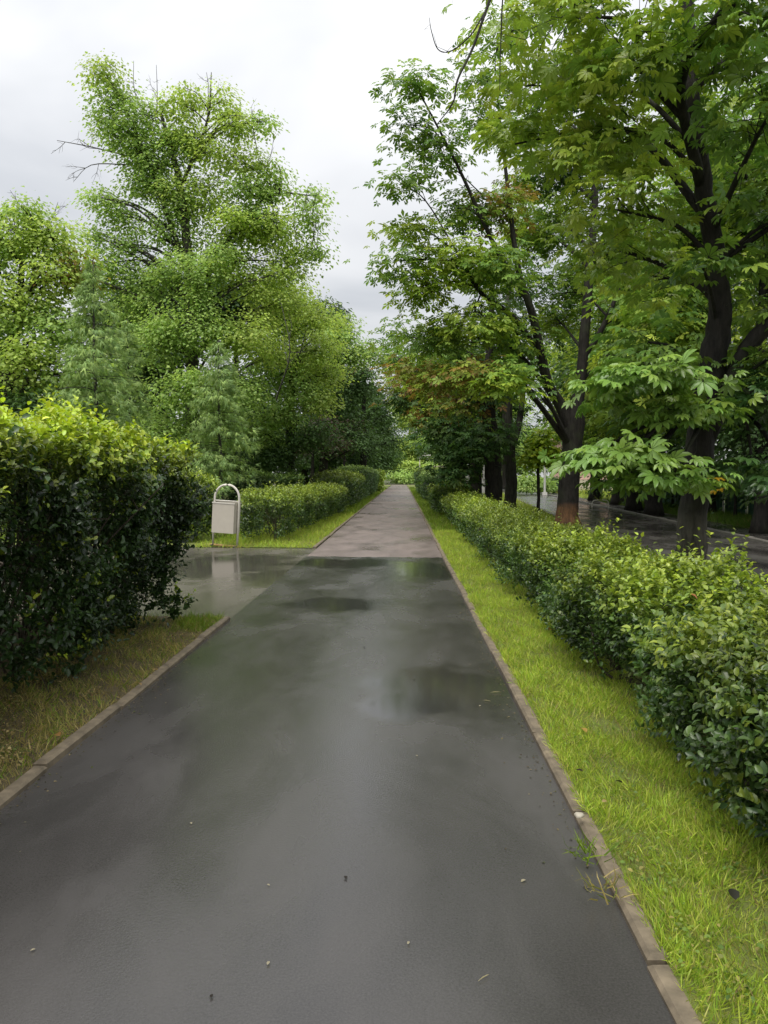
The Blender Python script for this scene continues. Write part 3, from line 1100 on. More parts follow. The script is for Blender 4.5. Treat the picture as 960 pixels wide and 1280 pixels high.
tree('chestnut_tree', 'nearest dark leaning chestnut tree with faded wash on its lower trunk', GC,
     [(3.48, 9.5, 0, .20), tp(864, 640, 9.5, 0.167), tp(872, 540, 9.5, 0.163), tp(884, 450, 9.5, 0.158), tp(893, 390, 9.5, 0.132), tp(880, 300, 9.4, 0.110), tp(866, 220, 9.3, 0.097),
      tp(852, 130, 9.2, 0.088), tp(846, 20, 9.2, 0.079), tp(840, -150, 9.2, 0.053)],
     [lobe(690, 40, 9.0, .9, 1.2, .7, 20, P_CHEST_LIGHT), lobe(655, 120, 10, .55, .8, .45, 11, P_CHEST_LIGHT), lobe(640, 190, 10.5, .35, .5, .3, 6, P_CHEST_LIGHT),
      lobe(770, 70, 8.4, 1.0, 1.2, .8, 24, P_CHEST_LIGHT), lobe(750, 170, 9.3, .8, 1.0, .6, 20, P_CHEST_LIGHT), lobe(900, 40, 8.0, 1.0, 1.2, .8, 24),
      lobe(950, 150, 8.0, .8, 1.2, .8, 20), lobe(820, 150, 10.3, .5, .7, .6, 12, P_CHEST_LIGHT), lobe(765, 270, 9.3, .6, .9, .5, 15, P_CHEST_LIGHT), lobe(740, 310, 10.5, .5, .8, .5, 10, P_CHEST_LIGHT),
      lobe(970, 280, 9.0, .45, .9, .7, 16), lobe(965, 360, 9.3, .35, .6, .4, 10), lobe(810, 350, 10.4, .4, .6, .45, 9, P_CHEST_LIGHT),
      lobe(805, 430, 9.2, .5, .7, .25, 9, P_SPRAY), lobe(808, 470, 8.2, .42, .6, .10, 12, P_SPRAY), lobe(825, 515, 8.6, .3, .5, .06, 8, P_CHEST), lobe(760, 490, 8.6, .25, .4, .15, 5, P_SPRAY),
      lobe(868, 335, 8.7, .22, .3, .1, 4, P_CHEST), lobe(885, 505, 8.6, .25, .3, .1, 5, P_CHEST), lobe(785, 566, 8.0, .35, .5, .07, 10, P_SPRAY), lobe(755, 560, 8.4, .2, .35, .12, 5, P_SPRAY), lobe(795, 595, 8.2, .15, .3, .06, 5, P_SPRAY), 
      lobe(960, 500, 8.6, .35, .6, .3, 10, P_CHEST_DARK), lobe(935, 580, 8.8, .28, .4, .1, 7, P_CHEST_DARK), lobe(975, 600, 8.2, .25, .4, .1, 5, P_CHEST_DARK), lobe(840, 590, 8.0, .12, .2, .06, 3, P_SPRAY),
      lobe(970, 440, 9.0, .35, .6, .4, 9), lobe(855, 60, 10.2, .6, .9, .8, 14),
      lobe(720, -90, 9.5, 1.6, 1.6, .9, 14), lobe(880, -120, 9.5, 1.8, 1.8, 1.0, 14), lobe(1060, 0, 9, 1.3, 1.6, 1.2, 14), lobe(1040, 250, 9, 1.0, 1.4, 1.0, 10)],  # the lobes above the frame are added to shade the crown below
     P_CHEST, 41, tpl=PALM7, mat=LEAF_GLOSS, leaf=.15, clump=.24, per=16, dens=.9, bark=BARK_WASH, near=300, flat=.24, droop=.2, sides=14, twig=.007, hang=.12,
     limbs=[[tp(866, 240, 9.3, .07), tp(840, 120, 8.8, .055), tp(885, 40, 8.2, .045), tp(930, 0, 7.9, .03)],
            [tp(876, 560, 9.5, .09), tp(925, 440, 9.3, .10), tp(990, 380, 9.0, .07)]],
     vines=[[tp(860, -150, 9.2, .035), tp(730, -190, 8.4, .028), tp(640, -70, 7.6, .018), tp(606, 25, 7.3, .014), tp(588, 75, 7.25, .012), tp(570, 112, 7.2, .010), tp(564, 140, 7.2, .007), tp(545, 165, 7.2, .004)],
            [tp(603, 32, 7.3, .008), tp(585, 60, 7.2, .007), tp(562, 78, 7.2, .006), tp(546, 76, 7.2, .005), tp(538, 55, 7.15, .004), tp(535, 38, 7.15, .002)],
            [tp(660, -90, 7.8, .012), tp(628, -10, 7.5, .008), tp(622, 70, 7.5, .006), tp(621, 125, 7.5, .003)],
            [tp(640, -60, 7.6, .01), tp(600, 0, 7.3, .007), tp(565, 7, 7.3, .005), tp(532, 4, 7.3, .003)]],
     specials=((at(893, 595, 8.2), (.6, .38, .03)), (at(912, 615, 8.2), (.6, .36, .03))))

T2Y = 22.9
tree('chestnut_tree', 'forked chestnut tree with rusty orange wash at the trunk base', GC,
     [tp(708, 657, T2Y, .33), tp(709, 620, T2Y, .30), tp(712, 570, T2Y, .285), tp(716, 530, T2Y, .28), tp(721, 490, T2Y, .17), tp(726, 440, T2Y, .15), tp(733, 340, T2Y, .12),
      tp(738, 240, T2Y, .09), tp(735, 160, T2Y, .05)],
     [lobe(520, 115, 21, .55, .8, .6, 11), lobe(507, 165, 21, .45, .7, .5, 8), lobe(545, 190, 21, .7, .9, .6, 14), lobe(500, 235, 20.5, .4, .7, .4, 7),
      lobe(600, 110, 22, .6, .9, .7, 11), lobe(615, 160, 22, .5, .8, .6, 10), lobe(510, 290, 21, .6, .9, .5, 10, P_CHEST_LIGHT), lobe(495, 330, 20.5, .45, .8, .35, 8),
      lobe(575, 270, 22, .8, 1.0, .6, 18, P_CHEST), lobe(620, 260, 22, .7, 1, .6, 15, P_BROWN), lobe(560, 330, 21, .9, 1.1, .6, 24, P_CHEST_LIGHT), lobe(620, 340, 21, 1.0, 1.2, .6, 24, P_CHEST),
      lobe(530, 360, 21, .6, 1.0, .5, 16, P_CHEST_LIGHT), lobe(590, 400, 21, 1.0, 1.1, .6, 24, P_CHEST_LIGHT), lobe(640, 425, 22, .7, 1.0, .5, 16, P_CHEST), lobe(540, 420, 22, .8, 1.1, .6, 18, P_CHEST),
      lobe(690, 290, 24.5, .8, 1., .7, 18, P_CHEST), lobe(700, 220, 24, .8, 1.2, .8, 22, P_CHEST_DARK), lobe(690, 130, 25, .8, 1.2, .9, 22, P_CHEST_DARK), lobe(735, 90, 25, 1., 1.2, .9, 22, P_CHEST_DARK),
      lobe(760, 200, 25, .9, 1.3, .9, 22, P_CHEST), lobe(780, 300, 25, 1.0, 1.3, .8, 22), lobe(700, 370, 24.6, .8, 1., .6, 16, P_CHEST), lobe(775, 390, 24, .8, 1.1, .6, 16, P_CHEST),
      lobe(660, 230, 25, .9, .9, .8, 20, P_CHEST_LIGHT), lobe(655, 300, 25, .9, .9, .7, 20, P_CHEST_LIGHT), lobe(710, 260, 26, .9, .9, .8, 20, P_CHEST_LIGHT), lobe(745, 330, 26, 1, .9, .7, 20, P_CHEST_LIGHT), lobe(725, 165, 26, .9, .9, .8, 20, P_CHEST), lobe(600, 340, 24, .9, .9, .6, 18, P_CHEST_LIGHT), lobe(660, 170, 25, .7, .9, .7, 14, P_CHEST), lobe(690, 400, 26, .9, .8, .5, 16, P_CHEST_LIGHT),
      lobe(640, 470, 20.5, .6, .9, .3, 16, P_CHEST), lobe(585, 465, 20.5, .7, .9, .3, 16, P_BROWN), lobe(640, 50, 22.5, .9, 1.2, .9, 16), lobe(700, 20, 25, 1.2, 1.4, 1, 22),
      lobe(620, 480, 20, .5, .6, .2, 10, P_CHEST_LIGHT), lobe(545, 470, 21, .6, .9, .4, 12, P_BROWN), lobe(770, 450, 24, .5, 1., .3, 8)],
     P_CHEST, 42, dens=1.15, tpl=PALM5, leaf=.20, clump=.33, per=15, bark=BARK_ORANGE, flat=.4, droop=.3, sides=14, twig=.012, hang=.2,
     limbs=[[tp(714, 540, T2Y, .2), tp(697, 505, T2Y, .17), tp(682, 478, 22.5, .14), tp(664, 400, 22, .11), tp(645, 340, 21.7, .08), tp(630, 230, 21.8, .05), tp(618, 130, 22, .025)],
            [tp(676, 450, 22.4, .09), tp(640, 400, 21.8, .08), tp(600, 370, 21.5, .06), tp(570, 320, 21, .04)],
            [tp(654, 370, 21.8, .08), tp(620, 320, 21.5, .065), tp(570, 215, 21.2, .04), tp(525, 130, 21, .02)],
            [tp(724, 450, T2Y, .09), tp(745, 420, T2Y, .08), tp(770, 360, T2Y, .05), tp(785, 280, 23, .03)]],
     bare=[(at(600, 250, 21.5), at(520, 200, 21), .02, 1), (at(605, 180, 22), at(580, 70, 22), .015, 1), (at(540, 180, 21), at(490, 165, 21), .012, 1)])


def chestnut(px, Y, r, label, lobes, seed, top=300, pal=P_CHEST_DARK, **kw):
    X = at(px, 597, Y)[0]
    z1 = at(px, top, Y)[2]
    return tree('chestnut_tree', label, GC,
                [(X, Y, 0, r), (X + .05, Y, 1.2, r * .92), (X - .05, Y, 2.8, r * .88), (X - .15, Y, z1 * .5, r * .6), (X - .1, Y, z1 * .8, r * .35), (X, Y, z1, .05)],
                lobes, pal, seed, tpl=PALM5, **kw)


chestnut(637, 30, .25, 'slim grey chestnut trunk right of the two thick dark trunks',
         [lobe(622, 505, 31, .9, 1.2, .5, 22), lobe(610, 540, 29, .9, 1.2, .5, 20), lobe(622, 440, 32, 1.2, 1.4, .9, 24), lobe(640, 360, 32, 1.4, 1.5, 1.0, 24), lobe(640, 460, 33, 1.2, 1.4, .7, 24),
          lobe(690, 410, 34, 1.2, 1.4, .9, 20), lobe(660, 280, 31, 1.4, 1.5, 1.1, 22, P_CHEST)], 43, bark=BARK_GREY, leaf=.22, clump=.42, per=16, hang=.2,
         limbs=[[(4.05, 30, 2.2, .15), (4.5, 30.4, 3.6, .13), (4.8, 31, 5.6, .08)]])
chestnut(615, 27, .33, 'thickest dark chestnut trunk left of the slim grey trunk',
         [lobe(600, 545, 26, .9, 1.0, .5, 20), lobe(560, 540, 27, .9, 1.1, .5, 20), lobe(560, 590, 27, .4, .9, .2, 10), lobe(575, 580, 27, .7, .9, .3, 13), lobe(570, 500, 27, 1.0, 1.2, .6, 20, P_BROWN), lobe(520, 470, 28, .9, 1.2, .6, 18, P_BROWN),
          lobe(610, 480, 27, 1.0, 1.2, .7, 20), lobe(560, 440, 28, 1.0, 1.2, .7, 20, P_CHEST), lobe(500, 420, 29, .6, 1.0, .5, 10, P_CHEST), lobe(630, 400, 28, 1.2, 1.4, .8, 20)], 44, leaf=.22, clump=.4, per=16, hang=.2, top=350)
chestnut(593, 35, .31, 'dark chestnut trunk farthest left of the three in a row',
         [lobe(560, 560, 36, .9, 1.2, .6, 20), lobe(540, 520, 37, .8, 1.3, .6, 22, P_BROWN), lobe(510, 480, 38, .9, 1.4, .9, 22, P_BROWN), lobe(560, 500, 37, 1.4, 1.5, .8, 24), lobe(600, 560, 35, .9, 1.2, .5, 18),
          lobe(490, 445, 40, .8, 1.3, .7, 18, P_CHEST), lobe(590, 450, 37, 1.6, 1.6, 1.0, 24), lobe(540, 430, 38, 1.2, 1.6, .8, 20, P_CHEST), lobe(505, 500, 38, .6, 1.2, .4, 14)], 45, leaf=.25, clump=.5, per=16, hang=.2, top=380)
for k, (px, Y) in enumerate(((575, 52), (568, 70), (560, 92))):
    lab = ['chestnut with orange tinged leaves over the tall dark right hedge', 'mid distance green chestnut tree behind the tall right hedges', 'far chestnut tree at the right of the path end'][k]
    chestnut(px, Y, .3, lab,
             [lobe(px - 40 + 6 * k, 505 + 10 * k, Y, 1.3, 2, 1.0, 24, (P_BROWN, P_CHEST, P_YGREEN)[k]), lobe(px + 5, 560 + 4 * k, Y, 1.2, 2, .8, 20), lobe(px, 540 + 4 * k, Y, 2.0, 2, 1.3, 26), lobe(px - 60 + 12 * k, 475 + 22 * k, Y, 1.6, 2, 1.3, 22, (P_BROWN, P_CHEST, P_YGREEN)[k]),
              lobe(px + 20, 480 + 20 * k, Y, 2.2, 2, 1.6, 26), lobe(px - 20, 450 + 25 * k, Y, 2.2, 2, 1.4, 26), lobe(px + 50, 540, Y, 1.8, 2, 1.2, 20)], 46 + k, leaf=.3, clump=.65, per=16, top=440 + 20 * k)

# young lollipop tree by the road
tree('young_maple_tree', 'young tree with round bright yellow green crown on a thin dark stem', None,
     [(4.83, 28, 0, .06), (4.83, 28, 1.6, .055), (4.86, 28, 2.4, .04), (4.86, 28, 3.0, .02)],
     [lobe(675, 562, 28, .5, .5, .45, 26), lobe(662, 572, 28, .35, .4, .3, 12), lobe(690, 570, 28, .35, .4, .3, 12), lobe(678, 545, 28, .3, .35, .3, 10)],
     [(.34, .46, .03), (.42, .5, .035), (.25, .38, .03)], 50, tpl=MAPLE, leaf=.15, clump=.17, per=18, droop=.5, hang=.2)

# trees beyond the road
GB = 'dark trees beyond the road'
labs = ['dark tree across the road behind the nearest leaning trunk', 'dark tree by the green fence at the far right edge', 'dark tree across the road left of the nearest leaning trunk',
        'dark slim trunk in front of the pink building', 'shaded tree behind the green fence, right of the pink building', 'tall dark tree rising beyond the fence at the right',
        'green tree over the pink building roof', 'paler tree over the far left end of the road', 'dense dark tree beyond the road behind the forked chestnut', 'dark tree outside the right end of the fence']
spec = [(815, 29.5, .3, 0), (946, 19.5, .2, 0), (790, 33, .3, 0), (742, 48, .34, 0), (812, 37, .3, 1), (880, 29, .3, 1), (715, 62, .3, 1), (630, 95, .35, 2), (770, 40, .3, 1), (1010, 22, .28, 1)]
for k, (px, Y, r, kind) in enumerate(spec):
    X = at(px, 597, Y)[0]
    rng = np.random.default_rng(70 + k)
    pal = (P_CHEST, P_DEEP, P_GREEN)[kind]
    lbs = []
    hT = (11, 14, 13)[kind]
    for q in range(15):
        a, rr = rng.uniform(0, 6.28), rng.uniform(.4, 2.5)
        zz = rng.uniform(3.6, hT - 1)
        lbs.append(((X + rr * math.cos(a), Y + rr * math.sin(a), zz), (1.5, 1.5, .95), 24, pal if rng.random() < .6 else P_CHEST_LIGHT))
    tree('roadside_tree', labs[k], GB, [(X, Y, 0.02, r), (X + .03, Y, 1.5, r * .9), (X - .1, Y, 4, r * .75), (X, Y, hT * .7, r * .4), (X + .1, Y, hT, .05)], lbs, pal, 80 + k,
         tpl=PALM5 if Y < 34 else SIMPLE, leaf=.24 if Y < 34 else .3, clump=.6, per=15 if Y < 34 else 22, hang=.15)

# ------------------------------------------------------------------ left: mixed park trees
GL = 'park trees on the left side'
Y1 = 30
tree('maple_tree', 'tall ragged maple with bare twigs standing above all the left trees', GL,
     [(-8.2, Y1, 0, .30), (-8.1, Y1, 2.5, .26), tp(240, 420, Y1, .22), tp(235, 300, Y1, .17), tp(225, 220, Y1, .12), tp(205, 150, Y1, .06)],
     [lobe(135, 95, Y1, .35, .5, .5, 9, P_YGREEN), lobe(150, 125, Y1, .55, .6, .5, 12), lobe(135, 140, Y1, .3, .5, .4, 6), lobe(185, 150, Y1, .7, .8, .7, 16), lobe(180, 195, Y1, .7, .9, .6, 16), lobe(235, 140, Y1, .7, .8, .6, 15, P_YGREEN), lobe(280, 135, Y1, .4, .6, .45, 8, P_YGREEN), lobe(255, 180, Y1, .9, .9, .7, 20, P_YGREEN),
      lobe(200, 215, Y1, .9, 1, .7, 20), lobe(300, 205, Y1, .9, 1, .7, 20, P_YGREEN), lobe(255, 240, Y1, 1.1, 1.1, .8, 26, P_YGREEN), lobe(325, 240, Y1, .7, .9, .6, 16), lobe(175, 230, Y1, .6, .8, .5, 12),
      lobe(345, 290, Y1, .9, 1, .7, 20, P_YGREEN), lobe(385, 280, Y1, .5, .7, .5, 9), lobe(395, 250, Y1, .3, .5, .25, 5), lobe(300, 290, Y1, 1.2, 1.2, .8, 28, P_YGREEN), lobe(210, 285, Y1, 1., 1., .7, 22), lobe(150, 270, Y1, .6, .8, .5, 12), lobe(395, 310, Y1, .35, .6, .35, 6),
      lobe(250, 340, 29, 1.2, 1.1, .8, 30, P_GREEN), lobe(320, 345, Y1, 1.2, 1.2, .8, 28, P_YGREEN), lobe(190, 350, Y1, 1.1, 1.1, .8, 26), lobe(140, 330, Y1, .6, .8, .5, 12), lobe(250, 410, 28.5, 1.3, 1.2, .9, 34, P_GREEN), lobe(310, 420, 29, 1.2, 1.2, .9, 30, P_YGREEN),
      lobe(200, 430, 29, 1.1, 1.2, .9, 28), lobe(225, 490, 28.5, 1.2, 1.2, .8, 30, P_GREEN), lobe(300, 490, 29, 1.2, 1.2, .8, 28), lobe(225, 250, Y1, .8, .9, .7, 18), lobe(165, 180, Y1, .5, .6, .6, 10), lobe(320, 270, Y1, .7, .9, .7, 16), lobe(360, 330, Y1, .7, .9, .6, 16, P_YGREEN), lobe(270, 310, Y1, .9, .9, .7, 18), lobe(160, 310, Y1, .6, .8, .6, 12), lobe(120, 300, Y1, .4, .6, .4, 7), lobe(345, 230, Y1, .5, .6, .5, 9), lobe(330, 160, Y1, .2, .4, .2, 3), lobe(130, 250, Y1, .45, .6, .5, 9), lobe(125, 350, Y1, .7, .8, .6, 14), lobe(165, 390, Y1, .9, 1, .7, 20, P_GREEN), lobe(215, 180, Y1, .8, .8, .7, 18), lobe(150, 165, Y1, .5, .6, .5, 9), lobe(300, 165, Y1, .6, .7, .5, 11, P_YGREEN), lobe(350, 380, Y1, .9, 1, .7, 20, P_YGREEN), lobe(200, 540, 28.5, 1.2, 1.2, .7, 26)],
     P_GREEN, 51, tpl=BROAD, leaf=.12, clump=.33, per=36, dens=1.75, sat=2, nz=.26, flat=.5, droop=.45, hang=.3, mat=LEAF_THIN, bark=BARK_GREY, sides=9, twig=.008,
     limbs=[[tp(232, 330, Y1, .12), tp(200, 240, Y1, .08), tp(165, 150, Y1, .05), tp(128, 85, Y1, .02)], [tp(238, 380, Y1, .12), tp(290, 300, Y1, .08), tp(340, 250, Y1, .05), tp(395, 250, Y1, .02)],
            [tp(228, 240, Y1, .08), tp(262, 160, Y1, .05), tp(268, 100, Y1, .015)]],
     bare=[(at(165, 200, Y1), at(75, 180, Y1), .03, 2), (at(160, 210, Y1), at(95, 230, Y1), .025, 2), (at(185, 150, Y1), at(172, 85, Y1), .02, 2), (at(200, 150, Y1), at(200, 90, Y1), .02, 2), (at(262, 150, Y1), at(262, 100, Y1), .02, 2),
           (at(325, 200, Y1), at(318, 145, Y1), .018, 2), (at(335, 215, Y1), at(345, 175, Y1), .015, 1), (at(130, 130, Y1), at(118, 85, Y1), .015, 2), (at(345, 500, 28), at(352, 380, 28), .03, 1)])
Y2 = 22
tree('maple_tree', 'yellow green maple with dark trunk at the left edge of the view', GL,
     [(-11.4, Y2, 0, .25), (-11.3, Y2, 1.8, .22), tp(8, 470, Y2, .18), tp(22, 400, Y2, .13), tp(28, 330, Y2, .07)],
     [lobe(20, 290, Y2, .9, 1, .7, 24, P_YGREEN), lobe(70, 300, Y2, .6, .8, .5, 15, P_YGREEN), lobe(-20, 330, Y2, 1, 1.1, .8, 22), lobe(60, 350, Y2, .8, 1, .6, 20, P_YGREEN), lobe(95, 340, Y2, .4, .6, .4, 9, P_BROWN), lobe(15, 380, 21.5, .8, .9, .6, 18, P_YGREEN),
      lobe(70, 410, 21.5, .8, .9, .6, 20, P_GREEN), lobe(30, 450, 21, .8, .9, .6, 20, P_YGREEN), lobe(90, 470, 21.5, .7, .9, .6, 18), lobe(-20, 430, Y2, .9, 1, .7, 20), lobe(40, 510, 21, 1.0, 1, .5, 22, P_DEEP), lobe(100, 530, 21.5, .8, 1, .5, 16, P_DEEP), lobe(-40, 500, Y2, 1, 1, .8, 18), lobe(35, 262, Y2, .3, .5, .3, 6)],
     P_GREEN, 52, tpl=BROAD, leaf=.12, clump=.33, per=36, dens=1.75, sat=2, nz=.26, flat=.5, droop=.45, hang=.3, mat=LEAF_THIN, limbs=[[tp(20, 410, Y2, .08), tp(40, 350, Y2, .05), tp(50, 300, Y2, .02)]],
     bare=[(at(60, 300, Y2), at(75, 255, Y2), .015, 2), (at(25, 260, Y2), at(15, 240, Y2), .012, 1)])
Y3 = 34
tree('maple_tree', 'broad yellow green maple in the middle, right of the tall ragged one', GL,
     [(-4.9, Y3, 0, .25), (-4.9, Y3, 2.2, .22), tp(365, 450, Y3, .16), tp(370, 380, Y3, .07)],
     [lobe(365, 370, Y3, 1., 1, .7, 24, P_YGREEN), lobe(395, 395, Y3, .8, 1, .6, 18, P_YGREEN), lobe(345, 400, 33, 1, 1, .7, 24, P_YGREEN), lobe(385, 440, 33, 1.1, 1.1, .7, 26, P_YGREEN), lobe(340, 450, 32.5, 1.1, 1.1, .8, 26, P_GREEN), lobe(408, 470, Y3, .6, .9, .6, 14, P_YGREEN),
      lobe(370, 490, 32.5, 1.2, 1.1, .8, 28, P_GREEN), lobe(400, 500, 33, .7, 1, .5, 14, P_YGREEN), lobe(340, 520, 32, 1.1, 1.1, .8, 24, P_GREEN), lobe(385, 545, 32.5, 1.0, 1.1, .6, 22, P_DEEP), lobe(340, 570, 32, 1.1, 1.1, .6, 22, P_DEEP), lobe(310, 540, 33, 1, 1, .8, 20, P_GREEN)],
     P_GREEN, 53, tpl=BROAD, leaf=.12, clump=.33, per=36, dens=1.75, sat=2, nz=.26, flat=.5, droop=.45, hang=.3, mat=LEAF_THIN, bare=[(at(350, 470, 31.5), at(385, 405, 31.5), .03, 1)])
Y4 = 46
tree('maple_tree', 'darker green tree behind the broad maple near the gap of sky', GL,
     [(-4.6, Y4, 0, .3), (-4.6, Y4, 3, .24), tp(420, 440, Y4, .1), tp(422, 400, Y4, .04)],
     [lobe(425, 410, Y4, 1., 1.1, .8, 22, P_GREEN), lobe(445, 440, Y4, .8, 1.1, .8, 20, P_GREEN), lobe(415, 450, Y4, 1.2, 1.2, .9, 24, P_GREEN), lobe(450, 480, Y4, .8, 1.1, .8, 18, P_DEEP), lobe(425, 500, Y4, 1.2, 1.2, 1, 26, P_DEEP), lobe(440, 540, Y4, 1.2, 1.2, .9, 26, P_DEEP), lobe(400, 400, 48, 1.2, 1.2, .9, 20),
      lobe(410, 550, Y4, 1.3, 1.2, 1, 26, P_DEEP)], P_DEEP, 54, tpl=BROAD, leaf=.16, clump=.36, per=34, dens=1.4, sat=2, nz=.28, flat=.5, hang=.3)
Y5 = 58
tree('maple_tree', 'reddish brown leaved tree at the far left of the path end', GL,
     [(-2.9, Y5, 0, .3), (-2.9, Y5, 3, .25), tp(455, 500, Y5, .14), tp(455, 450, Y5, .05)],
     [lobe(462, 445, Y5, .9, 1.2, .6, 18, P_BROWN), lobe(445, 465, Y5, .9, 1.2, .5, 18, P_BROWN), lobe(480, 455, Y5, .8, 1.2, .6, 16, P_CHEST), lobe(470, 490, Y5, 1.1, 1.4, .8, 22, P_DEEP), lobe(485, 520, Y5, 1.0, 1.4, .9, 22, P_DEEP), lobe(450, 520, Y5, 1.4, 1.5, 1, 26, P_DEEP),
      lobe(475, 555, Y5, 1.3, 1.5, .9, 26, P_DEEP), lobe(440, 560, Y5, 1.4, 1.5, .9, 26, P_DEEP), lobe(495, 550, Y5, .7, 1.2, .8, 14, P_DEEP), lobe(498, 500, Y5, .7, 1.2, .6, 12, P_CHEST)], P_DEEP, 55, leaf=.2, clump=.5, per=28)
tree('plum_tree', 'small maroon leaved tree behind the light topped left hedge', None,
     [(-4.6, 40, 0, .12), (-4.6, 40, 1.6, .1), (-4.5, 40, 3.2, .04)],
     [lobe(395, 545, 40, .9, .9, .7, 22), lobe(405, 530, 40, .6, .7, .5, 12), lobe(380, 560, 40, .8, .8, .6, 16), lobe(420, 555, 40, .7, .8, .5, 14)], P_MAROON, 56, leaf=.15, clump=.3, per=26)
tree('plum_tree', 'dull purple shrubby tree under the reddish left tree', None,
     [(-3.9, 52, 0, .12), (-3.9, 52, 1.6, .1), (-3.8, 52, 3.4, .04)],
     [lobe(430, 550, 52, 1., 1., .8, 22), lobe(440, 535, 52, .8, .8, .6, 14), lobe(415, 560, 52, .9, .8, .7, 16)], P_MAROON, 57, leaf=.17, clump=.35, per=26)


# larches
def larch(label, px, Y, top, wid, seed, low=.5):
    rng = np.random.default_rng(seed)
    X = at(px, 597, Y)[0]
    h = at(px, top, Y)[2]
    root = thing('larch_tree', label, 'tree', (X, Y, 0), 'young feathery larches on the left')
    g = Geo()
    tr = np.array([[0, 0, 0], [.03, 0, h * .3], [-.02, .02, h * .7], [0, 0, h]])
    T = spline(tr, 5)
    g.tube(T, np.linspace(.085, .008, len(T)), 7)
    pos, d, n = [], [], []
    nb = int(h * 17)
    for k in range(nb):
        q = (k + rng.random()) / nb
        z = low + (h - low) * q ** .95
        ln = wid * (1 - q) ** .8 * rng.uniform(.65, 1.2) + .08
        a = rng.uniform(0, 6.28)
        u = np.array([math.cos(a), math.sin(a), 0])
        t = np.linspace(0, 1, 7)
        P = np.array([0, 0, z]) + u * (ln * t)[:, None] + np.array([0, 0, 1.0]) * (ln * (.25 * t - .42 * t ** 2 + .1 * t ** 4))[:, None]
        g.tube(P, np.linspace(.012, .003, 7), 3, False)
        m = int(12 + 42 * ln)
        tt = rng.random(m) ** .7
        b = np.stack([np.interp(tt, t, P[:, i]) for i in range(3)], 1)
        side = np.array([-u[1], u[0], 0]) * rng.normal(0, .17, (m, 1)) * (1.1 - .6 * tt)[:, None] * min(1.2, ln + .3)
        drop = -np.abs(rng.normal(0, .13, m)) * min(1.3, ln + .3)
        b = b + side
        b[:, 2] += drop
        pos.append(b)
        d.append(nrm(u * .6 + side * 2.5 + np.array([0, 0, -.55]) + rng.normal(0, .35, (m, 3))))
        n.append(np.array([0, 0, 1.0]) + rng.normal(0, .5, (m, 3)))
    pos, d, n = np.vstack(pos), np.vstack(d), np.vstack(n)
    g.build('trunk', BARK_GREY, root, smooth=True)
    rgb = colours(rng, len(pos), P_LARCH)
    V, TT, C = cloud(NEEDLES, pos, d, n, .24 * rng.uniform(.7, 1.3, len(pos)), rgb)
    cr = obj('crown', raw_mesh('crown', V, TT, NEEDLE, rgb=C), root)
    cr['kind'] = 'stuff'


larch('larger feathery larch above the tall left hedge', 118, 20, 325, 1.75, 61)
larch('slim feathery larch with bare lower stem behind the litter bin', 274, 24, 425, 1.35, 62, low=1.25)
larch('thin pale larch between the maple trunks and the larger larch', 160, 25, 400, 1.2, 63)

# dark spruce behind
rngS = np.random.default_rng(66)
larch_lbs = []
sx, sy = at(424, 597, 62)[0], 62
for q in range(26):
    f = q / 25
    z = 2 + f * 12.6
    rr = 2.6 * (1 - f) + .15
    a = q * 2.4
    larch_lbs.append(((sx + rr * .6 * math.cos(a), sy + rr * .6 * math.sin(a), z), (rr * .6 + .1, rr * .6 + .1, .3), 12))
tree('spruce_tree', 'dark pointed spruce top peeking over the left maples', None, [(sx, sy, 0, .25), (sx, sy, 7, .15), (sx, sy, 15, .03)], larch_lbs,
     [(.025, .05, .03), (.03, .06, .03)], 67, tpl=NEEDLES, leaf=.5, clump=.3, per=20, droop=.5, hang=.4, mat=NEEDLE)

# background trees on the left and at the end of the path
GF = 'background trees closing the park view'
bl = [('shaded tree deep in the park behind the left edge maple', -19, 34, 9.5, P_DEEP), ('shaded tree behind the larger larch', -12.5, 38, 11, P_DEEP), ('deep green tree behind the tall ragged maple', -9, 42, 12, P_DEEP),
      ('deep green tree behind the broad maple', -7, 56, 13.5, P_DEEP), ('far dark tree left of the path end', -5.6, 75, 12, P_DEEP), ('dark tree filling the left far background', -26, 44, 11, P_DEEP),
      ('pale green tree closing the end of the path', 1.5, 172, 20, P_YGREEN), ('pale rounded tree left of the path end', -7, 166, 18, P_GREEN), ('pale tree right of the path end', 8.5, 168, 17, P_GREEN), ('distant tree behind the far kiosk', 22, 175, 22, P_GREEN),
      ('large dark tree between left hedge row and far end', -5.0, 95, 13, P_DEEP), ('far dark tree over the end of the left hedge', -4.6, 118, 13, P_DEEP)]
for k, (lab, X, Y, h, pal) in enumerate(bl):
    rng = np.random.default_rng(100 + k)
    sc_ = h / 12
    lbs = []
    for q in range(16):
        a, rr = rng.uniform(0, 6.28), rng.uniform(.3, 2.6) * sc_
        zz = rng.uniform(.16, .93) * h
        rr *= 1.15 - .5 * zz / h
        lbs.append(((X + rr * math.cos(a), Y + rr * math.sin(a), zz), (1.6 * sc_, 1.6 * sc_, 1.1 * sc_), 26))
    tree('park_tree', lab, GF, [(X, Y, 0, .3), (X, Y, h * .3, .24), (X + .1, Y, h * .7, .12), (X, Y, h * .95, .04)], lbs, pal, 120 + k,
         leaf=.22 + .0024 * Y, clump=.6 * sc_, per=40)

